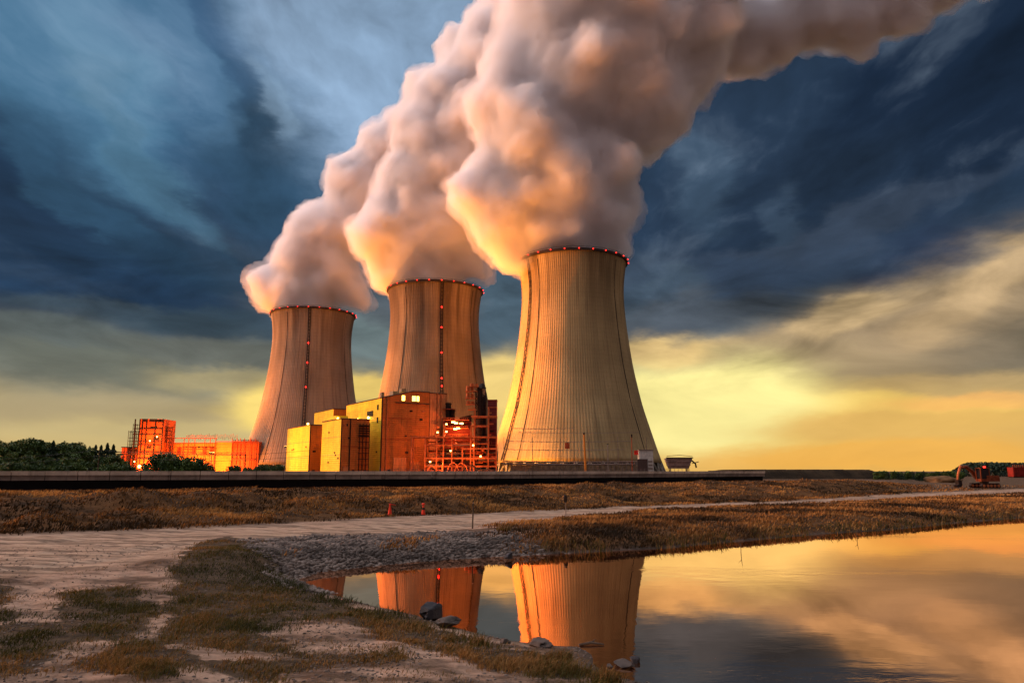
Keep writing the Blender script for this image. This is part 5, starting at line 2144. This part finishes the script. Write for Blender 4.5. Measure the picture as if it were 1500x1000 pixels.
# ---------------------------------------------------------------- excavator
def excavator(px, py, y):
    M_orange = simple_mat('worn_orange_paint', (0.24, 0.05, 0.018), 0.6, var=0.5, scale=2.5, dirt=(0.05, 0.03, 0.02))
    t = empty('excavator', (X_at(px, y), y, 0.75), R(6))
    tag(t, 'orange excavator with arched boom and red beacon on the far track', 'excavator')
    for s in (-1, 1):
        mb = MB()
        pr = [(-1.25, 0.28), (-1.05, 0.05), (1.05, 0.05), (1.25, 0.28), (1.05, 0.55), (-1.05, 0.55)]
        y0, y1 = (s * 0.95 - 0.2, s * 0.95 + 0.2)
        vs = [(a, y0, b) for a, b in pr] + [(a, y1, b) for a, b in pr]
        n = len(pr)
        mb.add(vs, [tuple(range(n)), tuple(reversed(range(n, 2 * n)))] + [(i, i + n, (i + 1) % n + n, (i + 1) % n) for i in range(n)])
        for k in range(11):
            mb.cbox((-1.0 + k * 0.2, s * 0.95, 0.03), (0.08, 0.46, 0.07))
            mb.cbox((-1.0 + k * 0.2, s * 0.95, 0.57), (0.08, 0.46, 0.07))
        tr = mb.build('track', M_dark, t)
        mb = MB()
        for k in (-0.95, -0.45, 0, 0.45, 0.95):
            mb.tube([(k, s * 0.95 - 0.23, 0.3), (k, s * 0.95 + 0.23, 0.3)], 0.17, 10)
        mb.build('road_wheel', M_redst2, tr)
    mb = MB()
    mb.tube([(0, 0, 0.55), (0, 0, 0.78)], 0.5, 14)
    mb.build('turntable', M_dark, t)
    mb = MB()
    mb.prism([(-0.2, -0.8), (1.45, -0.8), (1.6, -0.4), (1.6, 0.4), (1.45, 0.8), (-0.2, 0.8)], 0.8, 1.5)
    mb.build('engine_cover', M_orange, t)
    mb = MB()
    for a, b in ((-0.9, -0.75), (-0.9, 0.05), (0.2, -0.75), (0.2, 0.05)):
        mb.cbox((a, b, 1.6), (0.09, 0.09, 1.6))
    mb.box((-0.98, -0.82, 2.36), (0.28, 0.12, 2.44))
    mb.box((-0.98, -0.82, 0.8), (0.28, 0.12, 1.1))
    cb = mb.build('cab', M_orange, t)
    mb = MB()
    mb.box((-0.86, -0.76, 1.12), (0.16, 0.06, 2.34))
    mb.build('window', M_glass, cb)
    mb = MB()
    mb.tube([(-0.5, 0.4, 1.0), (-1.1, 0.4, 2.0), (-1.9, 0.4, 2.55), (-2.7, 0.4, 2.45)], [0.2, 0.22, 0.2, 0.14], 6)
    bo = mb.build('boom', M_orange, t)
    mb = MB()
    mb.tube([(-0.75, 0.4, 0.95), (-1.5, 0.4, 1.85)], 0.07, 6)
    mb.tube([(-1.5, 0.4, 2.7), (-2.6, 0.4, 2.75)], 0.06, 6)
    mb.build('hydraulic_ram', M_grey, bo)
    mb = MB()
    mb.tube([(-2.55, 0.4, 2.7), (-3.0, 0.4, 1.7), (-3.15, 0.4, 0.95)], [0.15, 0.13, 0.09], 6)
    mb.build('dipper_arm', M_redst2, t)
    mb = MB()
    pr = [(-3.3, 1.0), (-2.95, 0.95), (-2.75, 0.5), (-2.95, 0.12), (-3.4, 0.08), (-3.55, 0.35), (-3.25, 0.45)]
    n = len(pr)
    vs = [(a, 0.1, b) for a, b in pr] + [(a, 0.7, b) for a, b in pr]
    mb.add(vs, [tuple(range(n)), tuple(reversed(range(n, 2 * n)))] + [(i, i + n, (i + 1) % n + n, (i + 1) % n) for i in range(n)])
    for k in range(4):
        mb.cbox((-3.58, 0.17 + k * 0.15, 0.3), (0.2, 0.05, 0.06))
    mb.build('bucket', M_dark, t)
    mb = MB()
    mb.tube([(0.9, 0.5, 1.5), (0.9, 0.5, 1.95)], 0.05, 6)
    mb.build('exhaust', M_dark, t)
    mb = MB()
    mb.tube([(0.0, -0.3, 2.44), (0.0, -0.3, 2.62)], 0.13, 10)
    mb.build('beacon', M_red, t)
    t.scale = (1.12, 1.12, 1.12)
    return t


excavator(1440, 712, 104)

# ---------------------------------------------------------------- roadside markers
def stand(px, py, zoff=0.0):
    c = at_z(px, py, 0.7)
    z = float(hgt([c.x], [c.y])[0])
    for _ in range(4):
        c = at_z(px, py, z)
        z = float(hgt([c.x], [c.y])[0])
    return Vector((c.x, c.y, z + zoff))


M_cone = simple_mat('cone_plastic', (0.80, 0.05, 0.025), 0.45, var=0.2, scale=4)
for px, py, lab in ((571, 755.5, 'red traffic cone with a loose ribbon, left one of two by the track'), (620, 754.5, 'red traffic cone with a bulged top, right one of two by the track')):
    c = stand(px, py)
    t = empty('traffic_cone', c)
    t.scale = (0.82, 0.82, 0.82)
    tag(t, lab, 'traffic cone', 'traffic cones beside the track')
    mb = MB()
    mb.box((-0.19, -0.19, -0.02), (0.19, 0.19, 0.04))
    mb.build('base', M_dark, t)
    mb = MB()
    prof = [(0.15, 0.04), (0.11, 0.25), (0.08, 0.45), (0.055, 0.6), (0.05, 0.66)]
    if px > 600:
        prof += [(0.11, 0.70), (0.12, 0.76), (0.08, 0.80), (0.02, 0.81)]
    else:
        prof += [(0.07, 0.70), (0.07, 0.76), (0.02, 0.78)]
    mb.lathe(prof, 16)
    mb.build('cone', M_cone, t)
    mb = MB()
    if px < 600:
        mb.add([(0.05, 0, 0.75), (0.28, 0.03, 0.72), (0.38, 0.05, 0.66), (0.36, 0.05, 0.64), (0.26, 0.03, 0.68), (0.05, 0, 0.70),
                (0.05, 0.01, 0.75), (0.28, 0.04, 0.72), (0.38, 0.06, 0.66), (0.36, 0.06, 0.64), (0.26, 0.04, 0.68), (0.05, 0.01, 0.70)],
               [(0, 1, 4, 5), (1, 2, 3, 4), (6, 11, 10, 7), (7, 10, 9, 8)])
        mb.build('ribbon', M_cone, t)
    else:
        mb.lathe([(0.101, 0.36), (0.075, 0.52)], 16)
        mb.build('band', M_dark, t)
c = stand(692, 774)
t = empty('marker_post', c)
tag(t, 'slim grey wooden post leaning slightly at the near side of the track', 'post')
mb = MB()
mb.tube([(0, 0, -0.1), (0.03, 0, 1.06)], [0.035, 0.028], 7)
mb.build('stake', M_wood, t)
mb = MB()
mb.tube([(0.028, 0, 1.06), (0.032, 0, 1.10)], [0.033, 0.02], 7)
mb.build('cap', M_grey, t)
c = stand(829, 759)
t = empty('track_sign', c)
tag(t, 'thin post carrying a small dark round sign beside the track', 'sign')
mb = MB()
mb.tube([(0, 0, -0.1), (0, 0, 1.15)], 0.022, 7)
mb.build('post', M_grey, t)
mb = MB()
mb.tube([(0.07, -0.06, 1.0), (0.10, -0.02, 1.0)], 0.2, 16)
mb.tube([(0.0, -0.03, 1.15), (-0.16, -0.05, 1.2), (-0.2, -0.05, 1.02), (-0.05, -0.04, 0.85)], 0.02, 5)
sg = mb.build('plate', M_dark, t)
sg.rotation_euler = (0, 0, R(-80))
# reed stakes in the pond
for px, py, h, lab in ((1085, 809, 0.5, 'leaning dead stalk standing in the pond, left of the two'), (1255, 790, 0.42, 'dead stalk standing in the pond, right of the two')):
    c = at_z(px, py, 0)
    mb = MB()
    mb.tube([(0, 0, -0.3), (0.02, 0, h * 0.6), (0.05, 0, h)], [0.014, 0.012, 0.006], 5)
    mb.tube([(0.02, 0, h * 0.5), (-0.1, 0, h * 0.75)], [0.008, 0.004], 4)
    o = mb.build('dead_stalk', M_wood)
    o.location = c
    tag(o, lab, 'stalk')
# taller weed tufts by the track, each countable one on its own
for i, (px, py, s, lab) in enumerate(((738, 777, 0.36, 'dark weed tuft on the bank top right of the slim post'), (760, 808, 0.3, 'weed tuft hanging over the gravel bank'), (829, 761, 0.2, 'small dark weed tuft at the foot of the round sign'),
                                      (700, 944, 0.2, 'dark weed clump on the near shore left of the pale stone'), (820, 965, 0.22, 'dark weed clump on the near shore right of the pale stone'), (890, 1000, 0.26, 'rusty weed clump at the bottom of the picture by the water'))):
    c = stand(px, py)
    n = 260
    a = rng.uniform(0, 6.28, n)
    rr2 = s * 0.9 * np.sqrt(rng.uniform(0, 1, n))
    me_o = blades('weed_tuft', None, c.x + rr2 * np.cos(a), c.y + rr2 * np.sin(a) * 0.7, np.full(n, c.z - 0.01), s * rng.uniform(0.5, 1.2, n), np.full(n, 0.012), M_blade_dark, 0.7, (0.1, 0))
    del me_o["kind"]
    tag(me_o, lab, 'weeds')
